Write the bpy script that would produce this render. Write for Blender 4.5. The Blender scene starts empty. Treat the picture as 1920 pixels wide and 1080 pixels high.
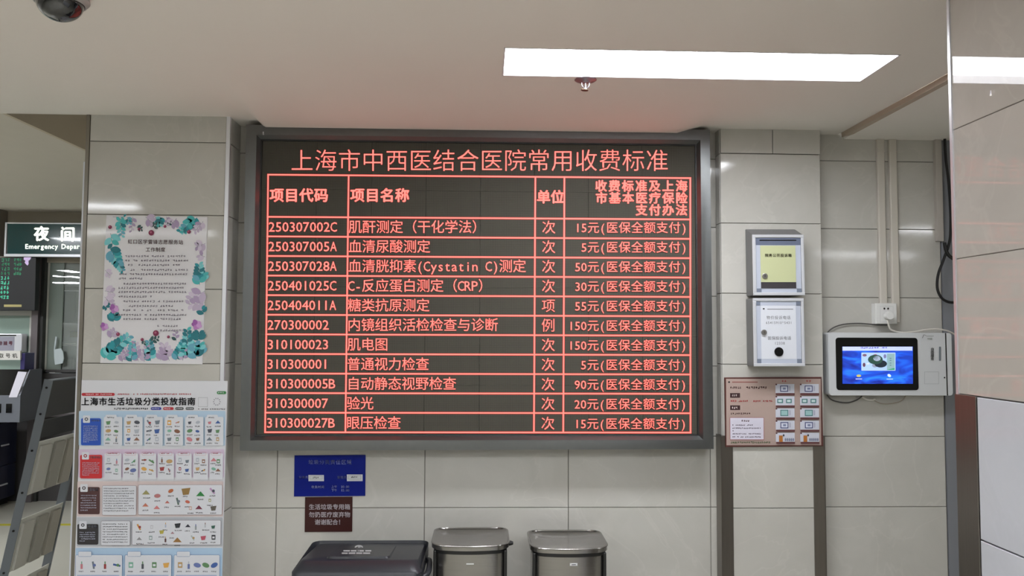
import bpy, math, random
from mathutils import Matrix, Vector
random.seed(7)
R = math.radians
SC = bpy.context.scene
COL = SC.collection

# ------------------------------------------------------------------ camera, world, exposure
CAM = Vector((0.0, -3.386, 1.45))
F = 1500.0
YAW, PITCH, ROLL = R(2.0), R(3.13), 0.0055
ROT = Matrix.Rotation(-YAW, 3, 'Z') @ Matrix.Rotation(math.pi / 2 + PITCH, 3, 'X') @ Matrix.Rotation(ROLL, 3, 'Z')
cd = bpy.data.cameras.new('camera'); cam = bpy.data.objects.new('camera', cd); COL.objects.link(cam)
cam.matrix_world = Matrix.Translation(CAM) @ ROT.to_4x4()
cd.sensor_width = 36; cd.lens = 36 * F / 1920; cd.clip_start = .05
SC.camera = cam
w = bpy.data.worlds.new('world'); SC.world = w; w.use_nodes = True
w.node_tree.nodes['Background'].inputs[0].default_value = (.9, .95, 1, 1)
w.node_tree.nodes['Background'].inputs[1].default_value = .25
SC.view_settings.view_transform = 'Standard'; SC.view_settings.look = 'None'
SC.view_settings.exposure = 0.0; SC.view_settings.gamma = 1; SC.view_settings.use_curve_mapping = False
try:
    SC.cycles.use_denoising = True
    SC.cycles.max_bounces = 8; SC.cycles.sample_clamp_indirect = 6
except Exception: pass
PANEL_E = 36.5         # brightness of the ceiling light panels
LED_E = 1.75

# ------------------------------------------------------------------ pixel helpers
def ray(px, py): return ROT @ Vector(((px - 960) / F, -(py - 540) / F, -1))
def P(px, py, Y): d = ray(px, py); return CAM + d * ((Y - CAM.y) / d.y)
def PX(px, py, X): d = ray(px, py); return CAM + d * ((X - CAM.x) / d.x)
def PZ(px, py, Z): d = ray(px, py); return CAM + d * ((Z - CAM.z) / d.z)

# ------------------------------------------------------------------ materials
def lin(c):
    return tuple(((v / 255) / 12.92 if v / 255 <= .04045 else ((v / 255 + .055) / 1.055) ** 2.4) for v in c)
MATS = {}
def mat(name, rgb, rough=.5, metal=0.0, emit=0, coat=0, alpha=None, trans=0, vary=0, scale=20, bump=0, stretch=None, spec=None):
    if name in MATS: return MATS[name]
    m = bpy.data.materials.new(name); m.use_nodes = True; MATS[name] = m
    nt = m.node_tree; b = nt.nodes['Principled BSDF']; c = lin(rgb) + (1,)
    b.inputs['Base Color'].default_value = c
    b.inputs['Roughness'].default_value = rough; b.inputs['Metallic'].default_value = metal
    if spec is not None: b.inputs['Specular IOR Level'].default_value = spec
    if coat: b.inputs['Coat Weight'].default_value = coat; b.inputs['Coat Roughness'].default_value = .04
    if trans: b.inputs['Transmission Weight'].default_value = trans
    if alpha is not None: b.inputs['Alpha'].default_value = alpha
    if emit:
        b.inputs['Emission Color'].default_value = c; b.inputs['Emission Strength'].default_value = emit
    if vary or bump:
        tc = nt.nodes.new('ShaderNodeTexCoord'); mp = nt.nodes.new('ShaderNodeMapping')
        nz = nt.nodes.new('ShaderNodeTexNoise'); nz.inputs['Scale'].default_value = scale; nz.inputs['Detail'].default_value = 6
        if stretch: mp.inputs['Scale'].default_value = stretch
        nt.links.new(tc.outputs['Object'], mp.inputs[0]); nt.links.new(mp.outputs[0], nz.inputs['Vector'])
        if vary:
            mx = nt.nodes.new('ShaderNodeMix'); mx.data_type = 'RGBA'
            mx.inputs['A'].default_value = tuple(x * (1 - vary) for x in c[:3]) + (1,)
            mx.inputs['B'].default_value = tuple(min(1, x * (1 + vary)) for x in c[:3]) + (1,)
            nt.links.new(nz.outputs['Fac'], mx.inputs['Factor']); nt.links.new(mx.outputs['Result'], b.inputs['Base Color'])
        if bump:
            bp = nt.nodes.new('ShaderNodeBump'); bp.inputs['Strength'].default_value = bump; bp.inputs['Distance'].default_value = .002
            nt.links.new(nz.outputs['Fac'], bp.inputs['Height']); nt.links.new(bp.outputs[0], b.inputs['Normal'])
    return m

def tile_mat(name, rgb, rough=.13, veins=.14, wav=.05):
    """polished cream marble-look porcelain, each tile its own cut of the pattern"""
    m = bpy.data.materials.new(name); m.use_nodes = True; MATS[name] = m
    nt = m.node_tree; N = nt.nodes.new; Lk = nt.links.new; b = nt.nodes['Principled BSDF']
    tc = N('ShaderNodeTexCoord'); oi = N('ShaderNodeObjectInfo')
    mul = N('ShaderNodeVectorMath'); mul.operation = 'SCALE'; mul.inputs[0].default_value = (37, 91, 53); Lk(oi.outputs['Random'], mul.inputs['Scale'])
    add = N('ShaderNodeVectorMath'); Lk(tc.outputs['Object'], add.inputs[0]); Lk(mul.outputs[0], add.inputs[1])
    n1 = N('ShaderNodeTexNoise'); n1.inputs['Scale'].default_value = 3.2; n1.inputs['Detail'].default_value = 8; n1.inputs['Roughness'].default_value = .62
    n1.inputs['Distortion'].default_value = .8; Lk(add.outputs[0], n1.inputs['Vector'])
    n2 = N('ShaderNodeTexNoise'); n2.inputs['Scale'].default_value = 2.1; n2.inputs['Detail'].default_value = 5; n2.inputs['Distortion'].default_value = 1.6
    Lk(add.outputs[0], n2.inputs['Vector'])
    ab = N('ShaderNodeMath'); ab.operation = 'SUBTRACT'; ab.inputs[1].default_value = .5; Lk(n2.outputs['Fac'], ab.inputs[0])
    ab2 = N('ShaderNodeMath'); ab2.operation = 'ABSOLUTE'; Lk(ab.outputs[0], ab2.inputs[0])
    vr = N('ShaderNodeMapRange'); vr.inputs['From Max'].default_value = .014; vr.inputs['To Min'].default_value = 1; vr.inputs['To Max'].default_value = 0; Lk(ab2.outputs[0], vr.inputs['Value'])
    c = lin(rgb)
    m1 = N('ShaderNodeMix'); m1.data_type = 'RGBA'
    m1.inputs['A'].default_value = (c[0] * .84, c[1] * .83, c[2] * .81, 1); m1.inputs['B'].default_value = (min(1, c[0] * 1.14), min(1, c[1] * 1.14), min(1, c[2] * 1.14), 1)
    Lk(n1.outputs['Fac'], m1.inputs['Factor'])
    m2 = N('ShaderNodeMix'); m2.data_type = 'RGBA'; m2.inputs['B'].default_value = (min(1, c[0] * 1.35), min(1, c[1] * 1.35), min(1, c[2] * 1.35), 1)
    vm = N('ShaderNodeMath'); vm.operation = 'MULTIPLY'; vm.inputs[1].default_value = veins; Lk(vr.outputs['Result'], vm.inputs[0])
    Lk(vm.outputs[0], m2.inputs['Factor']); Lk(m1.outputs['Result'], m2.inputs['A']); Lk(m2.outputs['Result'], b.inputs['Base Color'])
    b.inputs['Roughness'].default_value = rough
    n3 = N('ShaderNodeTexNoise'); n3.inputs['Scale'].default_value = 14; Lk(add.outputs[0], n3.inputs['Vector'])
    bp = N('ShaderNodeBump'); bp.inputs['Strength'].default_value = wav; bp.inputs['Distance'].default_value = .002
    Lk(n3.outputs['Fac'], bp.inputs['Height']); Lk(bp.outputs[0], b.inputs['Normal'])
    return m

def brushed(name, rgb, rough=.3, axis=(1, 1, 60), vary=.12):
    m = mat(name, rgb, rough, .92, vary=vary, scale=6, stretch=axis, bump=.08)
    m.node_tree.nodes['Principled BSDF'].inputs['Anisotropic'].default_value = .4
    return m

M_TILE = tile_mat('cream_tile', (186, 184, 178), .07)
M_TILE2 = tile_mat('cool_grey_tile', (186, 189, 197), .1, .05)
M_TILE3 = tile_mat('pillar_tile', (176, 171, 165), .015, .14, .0)
M_GROUT = mat('grout', (112, 108, 101), .9)
M_CEIL = mat('ceiling_paint', (226, 221, 214), .9, vary=.02, scale=3)
M_CEIL2 = mat('hall_ceiling_paint', (206, 200, 188), .9, vary=.03, scale=8)
M_STEEL = brushed('brushed_steel', (170, 168, 165), .28, (60, 60, 1))
M_STEELH = brushed('brushed_steel_horizontal', (146, 143, 140), .2, (1, 1, 60))
M_GUARD = brushed('corner_guard_steel', (128, 122, 116), .3, (60, 60, 1))
M_FRAME = brushed('board_frame_steel', (112, 114, 114), .36, (8, 8, 30), .06)
M_ALU = mat('satin_aluminium', (222, 224, 230), .32, .45)
M_DARK = mat('dark_plastic', (22, 23, 26), .4, vary=.05)
M_BLACK = mat('black_gloss', (6, 7, 9), .12)
M_WHITE = mat('white_plastic', (214, 214, 212), .4, vary=.02)
M_RUBBER = mat('black_rubber', (12, 12, 13), .5)

# ------------------------------------------------------------------ mesh builder
class MB:
    def __init__(s): s.v = []; s.f = []; s.m = []; s.mats = []
    def mi(s, m):
        if m not in s.mats: s.mats.append(m)
        return s.mats.index(m)
    def face(s, pts, m):
        k = len(s.v); s.v += [tuple(p) for p in pts]; s.f.append(tuple(range(k, k + len(pts)))); s.m.append(s.mi(m))
    def mesh(s, vs, fs, m):
        k = len(s.v); s.v += [tuple(p) for p in vs]; i = s.mi(m)
        for f in fs: s.f.append(tuple(k + a for a in f)); s.m.append(i)
    def box(s, x0, x1, y0, y1, z0, z1, m, M=None):
        vs = [(x, y, z) for z in (z0, z1) for y in (y0, y1) for x in (x0, x1)]
        if M: vs = [M @ Vector(v) for v in vs]
        s.mesh(vs, [(0, 2, 3, 1), (4, 5, 7, 6), (0, 1, 5, 4), (2, 6, 7, 3), (0, 4, 6, 2), (1, 3, 7, 5)], m)
    def cbox(s, x0, x1, y0, y1, z0, z1, m, c=.002):
        """box in plate space whose +z face is chamfered"""
        vs = [(x0, y0, z0), (x1, y0, z0), (x1, y1, z0), (x0, y1, z0), (x0, y0, z1 - c), (x1, y0, z1 - c), (x1, y1, z1 - c), (x0, y1, z1 - c),
              (x0 + c, y0 + c, z1), (x1 - c, y0 + c, z1), (x1 - c, y1 - c, z1), (x0 + c, y1 - c, z1)]
        fs = [(0, 3, 2, 1), (8, 9, 10, 11)] + [(i, (i + 1) % 4, 4 + (i + 1) % 4, 4 + i) for i in range(4)] + [(4 + i, 4 + (i + 1) % 4, 8 + (i + 1) % 4, 8 + i) for i in range(4)]
        s.mesh(vs, fs, m)
    def prism(s, poly, z0, z1, m, top=1.0):
        """poly in xy (ccw) extruded z0..z1"""
        n = len(poly); cx = sum(p[0] for p in poly) / n; cy = sum(p[1] for p in poly) / n
        vs = [(x, y, z0) for x, y in poly] + [(cx + (x - cx) * top, cy + (y - cy) * top, z1) for x, y in poly]
        s.mesh(vs, [tuple(range(n))[::-1], tuple(range(n, 2 * n))] + [(i, (i + 1) % n, n + (i + 1) % n, n + i) for i in range(n)], m)
    def cyl(s, c, r, h, m, axis='Z', n=20, r2=None, M=None):
        r2 = r if r2 is None else r2; vs = []
        for k, rr in ((0, r), (1, r2)):
            for i in range(n):
                a = 2 * math.pi * i / n; u, v, w_ = rr * math.cos(a), rr * math.sin(a), h * k
                p = {'Z': (u, v, w_), 'Y': (u, w_, -v), 'X': (w_, u, v)}[axis]
                vs.append(Vector(c) + Vector(p))
        if M: vs = [M @ v for v in vs]
        s.mesh(vs, [tuple(range(n))[::-1], tuple(range(n, 2 * n))] + [(i, (i + 1) % n, n + (i + 1) % n, n + i) for i in range(n)], m)
    def lathe(s, prof, m, n=32, c=(0, 0, 0)):
        vs = [(c[0] + r * math.cos(2 * math.pi * i / n), c[1] + r * math.sin(2 * math.pi * i / n), c[2] + z) for r, z in prof for i in range(n)]
        fs = [(k * n + i, k * n + (i + 1) % n, (k + 1) * n + (i + 1) % n, (k + 1) * n + i) for k in range(len(prof) - 1) for i in range(n)]
        s.mesh(vs, fs, m)
    def tube(s, pts, r, m, n=8, sub=6):
        pts = [Vector(p) for p in pts]
        if sub > 1 and len(pts) > 2:
            q = []; e = [pts[0]] + pts + [pts[-1]]
            for i in range(1, len(e) - 2):
                a, b, c, d = e[i - 1:i + 3]
                for k in range(sub):
                    t = k / sub
                    q.append(.5 * ((2 * b) + (c - a) * t + (2 * a - 5 * b + 4 * c - d) * t * t + (3 * b - a - 3 * c + d) * t ** 3))
            q.append(pts[-1]); pts = q
        vs = []; up = Vector((0, -1, .01))
        for i, p in enumerate(pts):
            t = (pts[min(i + 1, len(pts) - 1)] - pts[max(i - 1, 0)]).normalized()
            a = t.cross(up)
            a = a.normalized() if a.length > 1e-4 else t.cross(Vector((1, 0, 0))).normalized()
            b = t.cross(a)
            vs += [p + r * (math.cos(2 * math.pi * k / n) * a + math.sin(2 * math.pi * k / n) * b) for k in range(n)]
        L = len(pts)
        fs = [(i * n + k, i * n + (k + 1) % n, (i + 1) * n + (k + 1) % n, (i + 1) * n + k) for i in range(L - 1) for k in range(n)]
        fs += [tuple(range(n))[::-1], tuple(range((L - 1) * n, L * n))]
        s.mesh(vs, fs, m)
    def build(s, name, parent=None, smooth=False, bevel=0, seg=2, M=None):
        me = bpy.data.meshes.new(name); me.from_pydata(s.v, [], s.f)
        for m in s.mats: me.materials.append(m)
        me.polygons.foreach_set('material_index', s.m)
        me.update()
        if smooth:
            me.polygons.foreach_set('use_smooth', [True] * len(me.polygons))
            try: me.set_sharp_from_angle(angle=R(38))
            except Exception: pass
        o = bpy.data.objects.new(name, me); COL.objects.link(o)
        if M is not None: o.matrix_world = M
        if parent: o.parent = parent
        if bevel:
            md = o.modifiers.new('bevel', 'BEVEL'); md.width = bevel; md.segments = seg; md.limit_method = 'ANGLE'; md.angle_limit = R(40)
        return o

def tag(o, label=None, cat=None, group=None, kind=None):
    if label: o['label'] = label
    if cat: o['category'] = cat
    if group: o['group'] = group
    if kind: o['kind'] = kind
    return o
def empty(name, M): 
    o = bpy.data.objects.new(name, None); COL.objects.link(o)
    o.empty_display_size = .05
    o.matrix_world = M if isinstance(M, Matrix) else Matrix.Translation(M); return o
def structure(mb, name, label=None, **k): return tag(mb.build(name, **k), label, None, None, 'structure')

# ------------------------------------------------------------------ glyphs
_cu = bpy.data.curves.new('glyph', 'FONT'); _to = bpy.data.objects.new('glyph', _cu); COL.objects.link(_to); _cu.resolution_u = 2
GL = {}
def glyph(ch, bold=0.0):
    if 0 < bold < .008: bold = 0.0
    k = (ch, bold)
    if bold > 0 and k not in GL:      # heavier stroke: the same outline laid down a few times, slightly moved
        vs, fs = glyph(ch); V, F_ = [], []
        for dx, dy in ((-1, 0), (1, 0), (0, -.8), (0, .8)):
            F_ += [tuple(i + len(V) for i in f) for f in fs]; V += [(x + dx * bold, y + dy * bold) for x, y in vs]
        GL[k] = (V, F_)
    if k not in GL:
        _cu.body = ch; _cu.offset = min(0, bold)
        dg = bpy.context.evaluated_depsgraph_get(); dg.update()
        ev = _to.evaluated_get(dg); me = ev.to_mesh()
        GL[k] = ([tuple(v.co[:2]) for v in me.vertices], [tuple(p.vertices) for p in me.polygons]); ev.to_mesh_clear()
    return GL[k]
def is_wide(ch): return ord(ch) > 0x2E00

def rrect(x0, y0, x1, y1, r, n=4):
    pts = []
    for cx, cy, a0 in ((x1 - r, y0 + r, -90), (x1 - r, y1 - r, 0), (x0 + r, y1 - r, 90), (x0 + r, y0 + r, 180)):
        for i in range(n + 1):
            a = R(a0 + 90 * i / n); pts.append((cx + r * math.cos(a), cy + r * math.sin(a)))
    return pts

PIECES = {'item_card', 'section_card', 'section_band', 'banner', 'icon_badge', 'tab', 'step_picture', 'step_bar', 'name_slip', 'corner_piece', 'heading_tab'}
FINE = {'body_text', 'captions', 'small_text', 'banner_text', 'card_text', 'foliage_print', 'berry_print', 'flower_print', 'pictures', 'picture', 'note_text', 'step_drawing', 'tab_text', 'heading_text',
        'name_text', 'slip_print', 'badge_mark', 'app_icon', 'title_bar_text', 'sticker', 'pin_hole', 'slot_label'}
def out_layers(layers, parent, M=None):
    for n, (mb, z) in layers.items():
        b = n.split('#')[0]; o = mb.build(b); o.parent = parent
        if M is not None: o.matrix_local = M
        if b in FINE and len(mb.f) > 12: o['kind'] = 'stuff'
class Plate:
    """an upright rectangle facing the viewer's side of the wall; its printed matter is laid out on it"""
    def __init__(s, corners, Y):
        c = [P(x, y, Y) for x, y in corners]
        s.c = sum(c, Vector()) / 4
        e = (c[1] - c[0]) + (c[2] - c[3]); s.ang = -math.atan2(e.z, e.x)
        f_ = (c[0] - c[3]) + (c[1] - c[2])
        s.W = e.length / 2; s.H = f_.length / 2
        s.Y = Y
        s.M = Matrix.Translation(s.c) @ Matrix.Rotation(s.ang, 4, 'Y') @ Matrix.Rotation(math.pi / 2, 4, 'X')
        s.inv = s.M.inverted()
        # a gentle affine fit so that the px layout lands on the rectangle
        L = [s.inv @ q for q in c]
        s.sx = s.W / (((L[1] - L[0]).x + (L[2] - L[3]).x) / 2)
        s.shear = (((L[0] - L[3]).x + (L[1] - L[2]).x) / 2) / s.H
        s.layers = {}; s.k = 0; s.core = None; s.rim = None
    def L(s, px, py):
        q = s.inv @ P(px, py, s.Y); return ((q.x - s.shear * q.y) * s.sx, q.y)
    def layer(s, name, new=False):
        if not hasattr(s, 'zz'): s.zz = {}; s.cur = {}; s.n = 0
        if name not in s.zz: s.k += 1; s.zz[name] = .0006 * s.k
        if new or name not in s.cur: s.n += 1; s.cur[name] = '%s#%d' % (name, s.n)
        key = s.cur[name]
        if key not in s.layers: s.layers[key] = (MB(), s.zz[name])
        return s.layers[key]
    def poly(s, lay, pts, m, dz=0):
        mb, z = s.layer(lay)
        q = [s.L(*p) for p in pts]
        a = sum(q[i][0] * q[(i + 1) % len(q)][1] - q[(i + 1) % len(q)][0] * q[i][1] for i in range(len(q)))
        if a < 0: q = q[::-1]
        mb.face([(x, y, z + dz) for x, y in q], m)
    def rect(s, lay, x0, y0, x1, y1, m, r=0, dz=0):
        if lay in PIECES and dz <= 0: s.layer(lay, dz == 0)
        s.poly(lay, rrect(x0, y0, x1, y1, r) if r else [(x0, y0), (x1, y0), (x1, y1), (x0, y1)], m, dz)
    def border(s, lay, x0, y0, x1, y1, t, m, r=0, dz=0):
        if r:
            a = rrect(x0, y0, x1, y1, r); b = rrect(x0 + t, y0 + t, x1 - t, y1 - t, max(.1, r - t))
        else:
            a = [(x0, y0), (x1, y0), (x1, y1), (x0, y1)]; b = [(x0 + t, y0 + t), (x1 - t, y0 + t), (x1 - t, y1 - t), (x0 + t, y1 - t)]
        n = len(a)
        for i in range(n): s.poly(lay, [a[i], a[(i + 1) % n], b[(i + 1) % n], b[i]], m, dz)
    def ell(s, lay, cx, cy, rx, ry, m, rot=0, dz=0, n=14, leaf=False):
        pts = []
        for i in range(n):
            a = 2 * math.pi * i / n; x = rx * math.cos(a); y = ry * math.sin(a) * ((abs(math.sin(a))) ** .7 if leaf else 1)
            pts.append((cx + x * math.cos(rot) - y * math.sin(rot), cy + x * math.sin(rot) + y * math.cos(rot)))
        s.poly(lay, pts, m, dz)
    def line(s, lay, x0, y0, x1, y1, t, m, dz=0):
        dx, dy = x1 - x0, y1 - y0; l = math.hypot(dx, dy) or 1; nx, ny = -dy / l * t / 2, dx / l * t / 2
        s.poly(lay, [(x0 + nx, y0 + ny), (x1 + nx, y1 + ny), (x1 - nx, y1 - ny), (x0 - nx, y0 - ny)], m, dz)
    def text(s, lay, txt, x0, x1, yc, em, m, bold=0.0, dy=0, dz=0, half=None, sxk=1.0):
        """characters in cells from x0 to x1; latin takes half a cell; yc = mid height, dy = drop at the right end"""
        mb, z = s.layer(lay, True)
        ws = [1.0 if is_wide(c) else .5 for c in txt]; pitch = (x1 - x0) / sum(ws); x = x0
        for c, wd in zip(txt, ws):
            if c not in ' 　':
                vs, fs = glyph(c, bold)
                y = yc + dy * (x - x0) / max(1, x1 - x0)
                cell = pitch * wd
                ext = (min(v[0] for v in vs) + max(v[0] for v in vs)) / 2
                cx = x + cell / 2
                if c in '（）()': ox = None
                out = []
                for gx, gy in vs:
                    if is_wide(c): X = cx + (gx - .5) * em * sxk
                    else:
                        gw = max(v[0] for v in vs) - min(v[0] for v in vs)
                        k = em * sxk if gw * em * sxk < cell * .92 else cell * .92 / gw
                        X = cx + (gx - ext) * k
                    Y = y - (gy - .36) * em
                    q = s.L(X, Y); out.append((q[0], q[1], z + dz))
                mb.mesh(out, fs, m)
                if m is s.core:      # red halo of the lit strokes, drawn as dim glowing copies behind
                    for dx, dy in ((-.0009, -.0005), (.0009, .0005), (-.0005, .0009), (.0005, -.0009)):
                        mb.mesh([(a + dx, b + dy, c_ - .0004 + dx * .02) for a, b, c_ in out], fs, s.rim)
            x += pitch * wd
    def scribble(s, lay, x0, x1, y, h, pitch, m, gap=.1):
        x = x0
        while x + pitch * .8 < x1:
            if random.random() > gap:
                a = pitch * .78
                for k in range(2): yy = y + random.uniform(.0, .85) * h; s.rect(lay, x, yy, x + a * random.uniform(.6, 1), yy + h * .3, m)
                xx = x + a * random.uniform(.1, .75); s.rect(lay, xx, y, xx + pitch * .26, y + h, m)
            x += pitch
    def finish(s, parent, only=None):
        out_layers(s.layers, parent); s.layers = {}

def ink(r, g, b, rough=.55): return mat('ink_%d_%d_%d' % (r, g, b), (r, g, b), rough)

# ------------------------------------------------------------------ tiles
_tiles = {}
def tile_mesh(w_, h_, th, m):
    k = (round(w_, 4), round(h_, 4), m.name)
    if k not in _tiles:
        mb = MB(); mb.cbox(-w_ / 2, w_ / 2, -h_ / 2, h_ / 2, -th, 0, m, .0012)
        me = bpy.data.meshes.new('tile'); me.from_pydata(mb.v, [], mb.f); me.materials.append(m); _tiles[k] = me
    return _tiles[k]
def tile(parent, x0, x1, z0, z1, at, facing, m, gap=.0026, th=.009):
    """facing 'front' (-Y), 'left' (-X) or 'right' (+X); x0..x1 run along the wall"""
    wd, ht = x1 - x0 - gap, z1 - z0 - gap
    if wd < .01 or ht < .01: return
    o = bpy.data.objects.new('tile', tile_mesh(wd, ht, th, m)); COL.objects.link(o)
    c = (x0 + x1) / 2; j = random.uniform(-.0004, .0004)
    rz = {'front': 0, 'left': -math.pi / 2, 'right': math.pi / 2}[facing]
    loc = {'front': (c, at + j, (z0 + z1) / 2), 'left': (at + j, c, (z0 + z1) / 2), 'right': (at + j, c, (z0 + z1) / 2)}[facing]
    tilt = random.uniform(-.0008, .0008)
    o.matrix_world = Matrix.Translation(loc) @ Matrix.Rotation(rz + tilt, 4, 'Z') @ Matrix.Rotation(math.pi / 2, 4, 'X')
    o.parent = parent
    return o

# ================================================================== THE SETTING
CZ = 2.313                    # main ceiling
HC, HX, HY = 2.46, -2.25, 3.6   # hall ceiling, its edge, hall back wall
TH = .2965
ZR = [.816 + TH * k for k in range(-2, 6)]      # joint heights
ZR = [0, .223] + ZR[1:] + [2.50] if ZR[0] < .223 else [0] + ZR + [2.50]
ZR = sorted(set([0.0] + [round(.716 + TH * k, 4) for k in range(-2, 6)] + [2.42]))
ZR = [z for z in ZR if z >= 0]

mb = MB(); mb.box(-7, 6.5, -8, 10.2, -.1, 0, mat('floor_vinyl', (180, 178, 166), .3, vary=.08, scale=2.5, coat=.2)); floor = structure(mb, 'floor')

# left column geometry
LX0 = P(163, 300, -.15).x; LX1 = P(429, 300, -.15).x
RX0 = P(1352, 500, -.07).x; RX1 = P(1541, 500, -.07).x
PXR = 1.05; PYF = PX(1788, 400, PXR).y
# main ceiling with its slight sag over the board
def S(t): t = max(0, min(1, t)); return t * t * (3 - 2 * t)
bx0, bx1 = P(492, 238, -.11).x, P(1284, 242, -.11).x
def sag(x, y):
    wd = .028 + .22 * max(0, -.13 - y)
    return .030 * S((y + .75) / .62) * S((x - bx0 + wd * .6) / wd) * S((bx1 - x + wd * .6) / wd)
xs = [-7, -3, -1.9, LX0] + [-1.1 + .01 * i for i in range(0, 30)] + [-.8 + .1 * i for i in range(1, 19)] + [1.1 - .03 + .01 * i for i in range(0, 36)] + [1.53]
lq = [PZ(943, 90, CZ), PZ(1680, 102, CZ), PZ(1614, 152, CZ), PZ(943, 140, CZ)]
LPX0, LPX1 = round(lq[3].x - .002, 4), round((lq[1].x + lq[2].x) / 2 + .008, 4)
LPY0, LPY1 = round((lq[0].y + lq[1].y) / 2, 4), round((lq[2].y + lq[3].y) / 2 + .006, 4)      # opening of the panel by the board
xs = [v for v in xs if abs(v - LPX0) > .004 and abs(v - LPX1) > .004] + [LPX0, LPX1]
xs = sorted(set(round(v, 4) for v in xs))
ys = [-8, -4, -2, -1] + [-.9 + .05 * i for i in range(16)] + [-.13, -.11, -.05, .06]
ys = [v for v in ys if abs(v - LPY0) > .004 and abs(v - LPY1) > .004] + [LPY0, LPY1]
ys = sorted(set(round(v, 4) for v in ys))
mb = MB(); idx = {}
for j, y in enumerate(ys):
    for i, x in enumerate(xs): idx[i, j] = len(mb.v); mb.v.append((x, y, CZ - sag(x, y)))
mi = mb.mi(M_CEIL)
for j in range(len(ys) - 1):
    for i in range(len(xs) - 1):
        if xs[i] < LX0 - .001 and ys[j] >= -.151: continue
        if LPX0 - 1e-4 <= xs[i] < LPX1 - 1e-4 and LPY0 - 1e-4 <= ys[j] < LPY1 - 1e-4: continue
        mb.f.append((idx[i, j], idx[i, j + 1], idx[i + 1, j + 1], idx[i + 1, j])); mb.m.append(mi)
mb.box(-7, 1.53, -8, .06, CZ + .16, CZ + .2, M_CEIL)
mb.box(-7, LX0, -.152, -.148, CZ, CZ + .17, M_CEIL)
ceiling = structure(mb, 'ceiling', smooth=True)
# lower soffit to the right of the step
mb = MB()
mb.prism([(1.53, -8), (1.556, -8), (1.556, -.10), (1.53, -.04)], CZ - .022, CZ, mat('step_paint', (176, 162, 146), .9))
mb.box(1.556, 6.5, -8, .06, CZ - .019, CZ + .1, M_CEIL)
structure(mb, 'trim_1', bevel=.002)
# hall ceiling, recess above it
mb = MB(); mb.box(-7, HX - .02, -.148, HY + .1, HC, HC + .1, M_CEIL2); mb.box(HX, LX0 + .3, -.148, HY + .1, 2.72, 2.8, M_CEIL2)
mb.box(HX - .02, HX, -.148, HY + .1, HC, 2.72, mat('recess_paint', (196, 184, 164), .9))
mb.box(HX, LX0 + .3, HY - .02, HY + .1, HC + .001, 2.72, M_CEIL2)
tag(mb.build('ceiling_hall'), kind='structure')

# back wall (behind the board) with tiles
mb = MB(); mb.box(-1.5, 3.5, .004, .12, 0, 2.45, M_GROUT); wall_back = structure(mb, 'wall_back')
JX = [-.852, -.2415, .3595, .9615]
jl = LX1 - .02; rgt = P(1762, 400, 0).x
xsj = [jl] + JX + [RX0 + .06]
for a, b in zip(ZR[:-1], ZR[1:]):
    for x0, x1 in zip(xsj[:-1], xsj[1:]): tile(wall_back, x0, x1, a, b, 0, 'front', M_TILE)
    tile(wall_back, RX1 - .04, rgt, a, b, 0, 'front', M_TILE)
# right end of the recess: painted jamb strip and grey panel in the gap
mb = MB(); z1 = P(1765, 452, -.02).z
mb.box(P(1757, 400, -.02).x, P(1769, 400, -.02).x, -.02, .003, z1, CZ, mat('jamb_paint', (178, 172, 165), .5)); structure(mb, 'trim_2', bevel=.002)
mb = MB(); mb.box(rgt + .002, 6.5, -.006, .003, 0, 2.4, mat('grey_panel', (120, 122, 128), .5)); structure(mb, 'wall_gap')

# left column
mb = MB(); mb.box(LX0 + .004, LX1 - .01, -.14, .55, 0, 2.6, M_GROUT)
col_l = tag(mb.build('column'), 'tiled column left of the price board carrying two posters', None, None, 'structure')
zl = [0, .223, .52, .816, 1.113, 1.4095, 1.706, 2.003, 2.299, 2.6]
off = P(200, 402, -.15).z - 2.003
zl = [0.0] + [z + off for z in zl[1:-1]] + [2.6]
for a, b in zip(zl[:-1], zl[1:]):
    tile(col_l, LX0 + .008, LX1 - .012, a, b, -.15, 'front', M_TILE)
    tile(col_l, -.14, .0, a, b, LX1, 'right', M_TILE)
mb = MB()
mb.box(LX0 - .006, LX0 + .008, -.153, -.10, 0, 2.6, mat('edge_profile', (128, 122, 112), .35, .5)); mb.build('corner_profile', col_l)
mb = MB(); mb.box(LX1 - .012, LX1 + .003, -.153, -.140, 0, 2.6, M_ALU); mb.build('corner_profile', col_l)
# aluminium door post behind its left edge
zt = P(155, 303, .0).z
mb = MB(); a0 = P(151, 500, .0).x; a1 = P(161, 500, .0).x
mb.box(a0 - .004, a1 + .02, .0, .05, 0, zt, mat('bright_post', (226, 229, 238), .3, 0)); mb.box(a0 + .008, a0 + .013, -.004, 0, 0, zt, M_ALU)
structure(mb, 'trim_3', bevel=.002)

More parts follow.
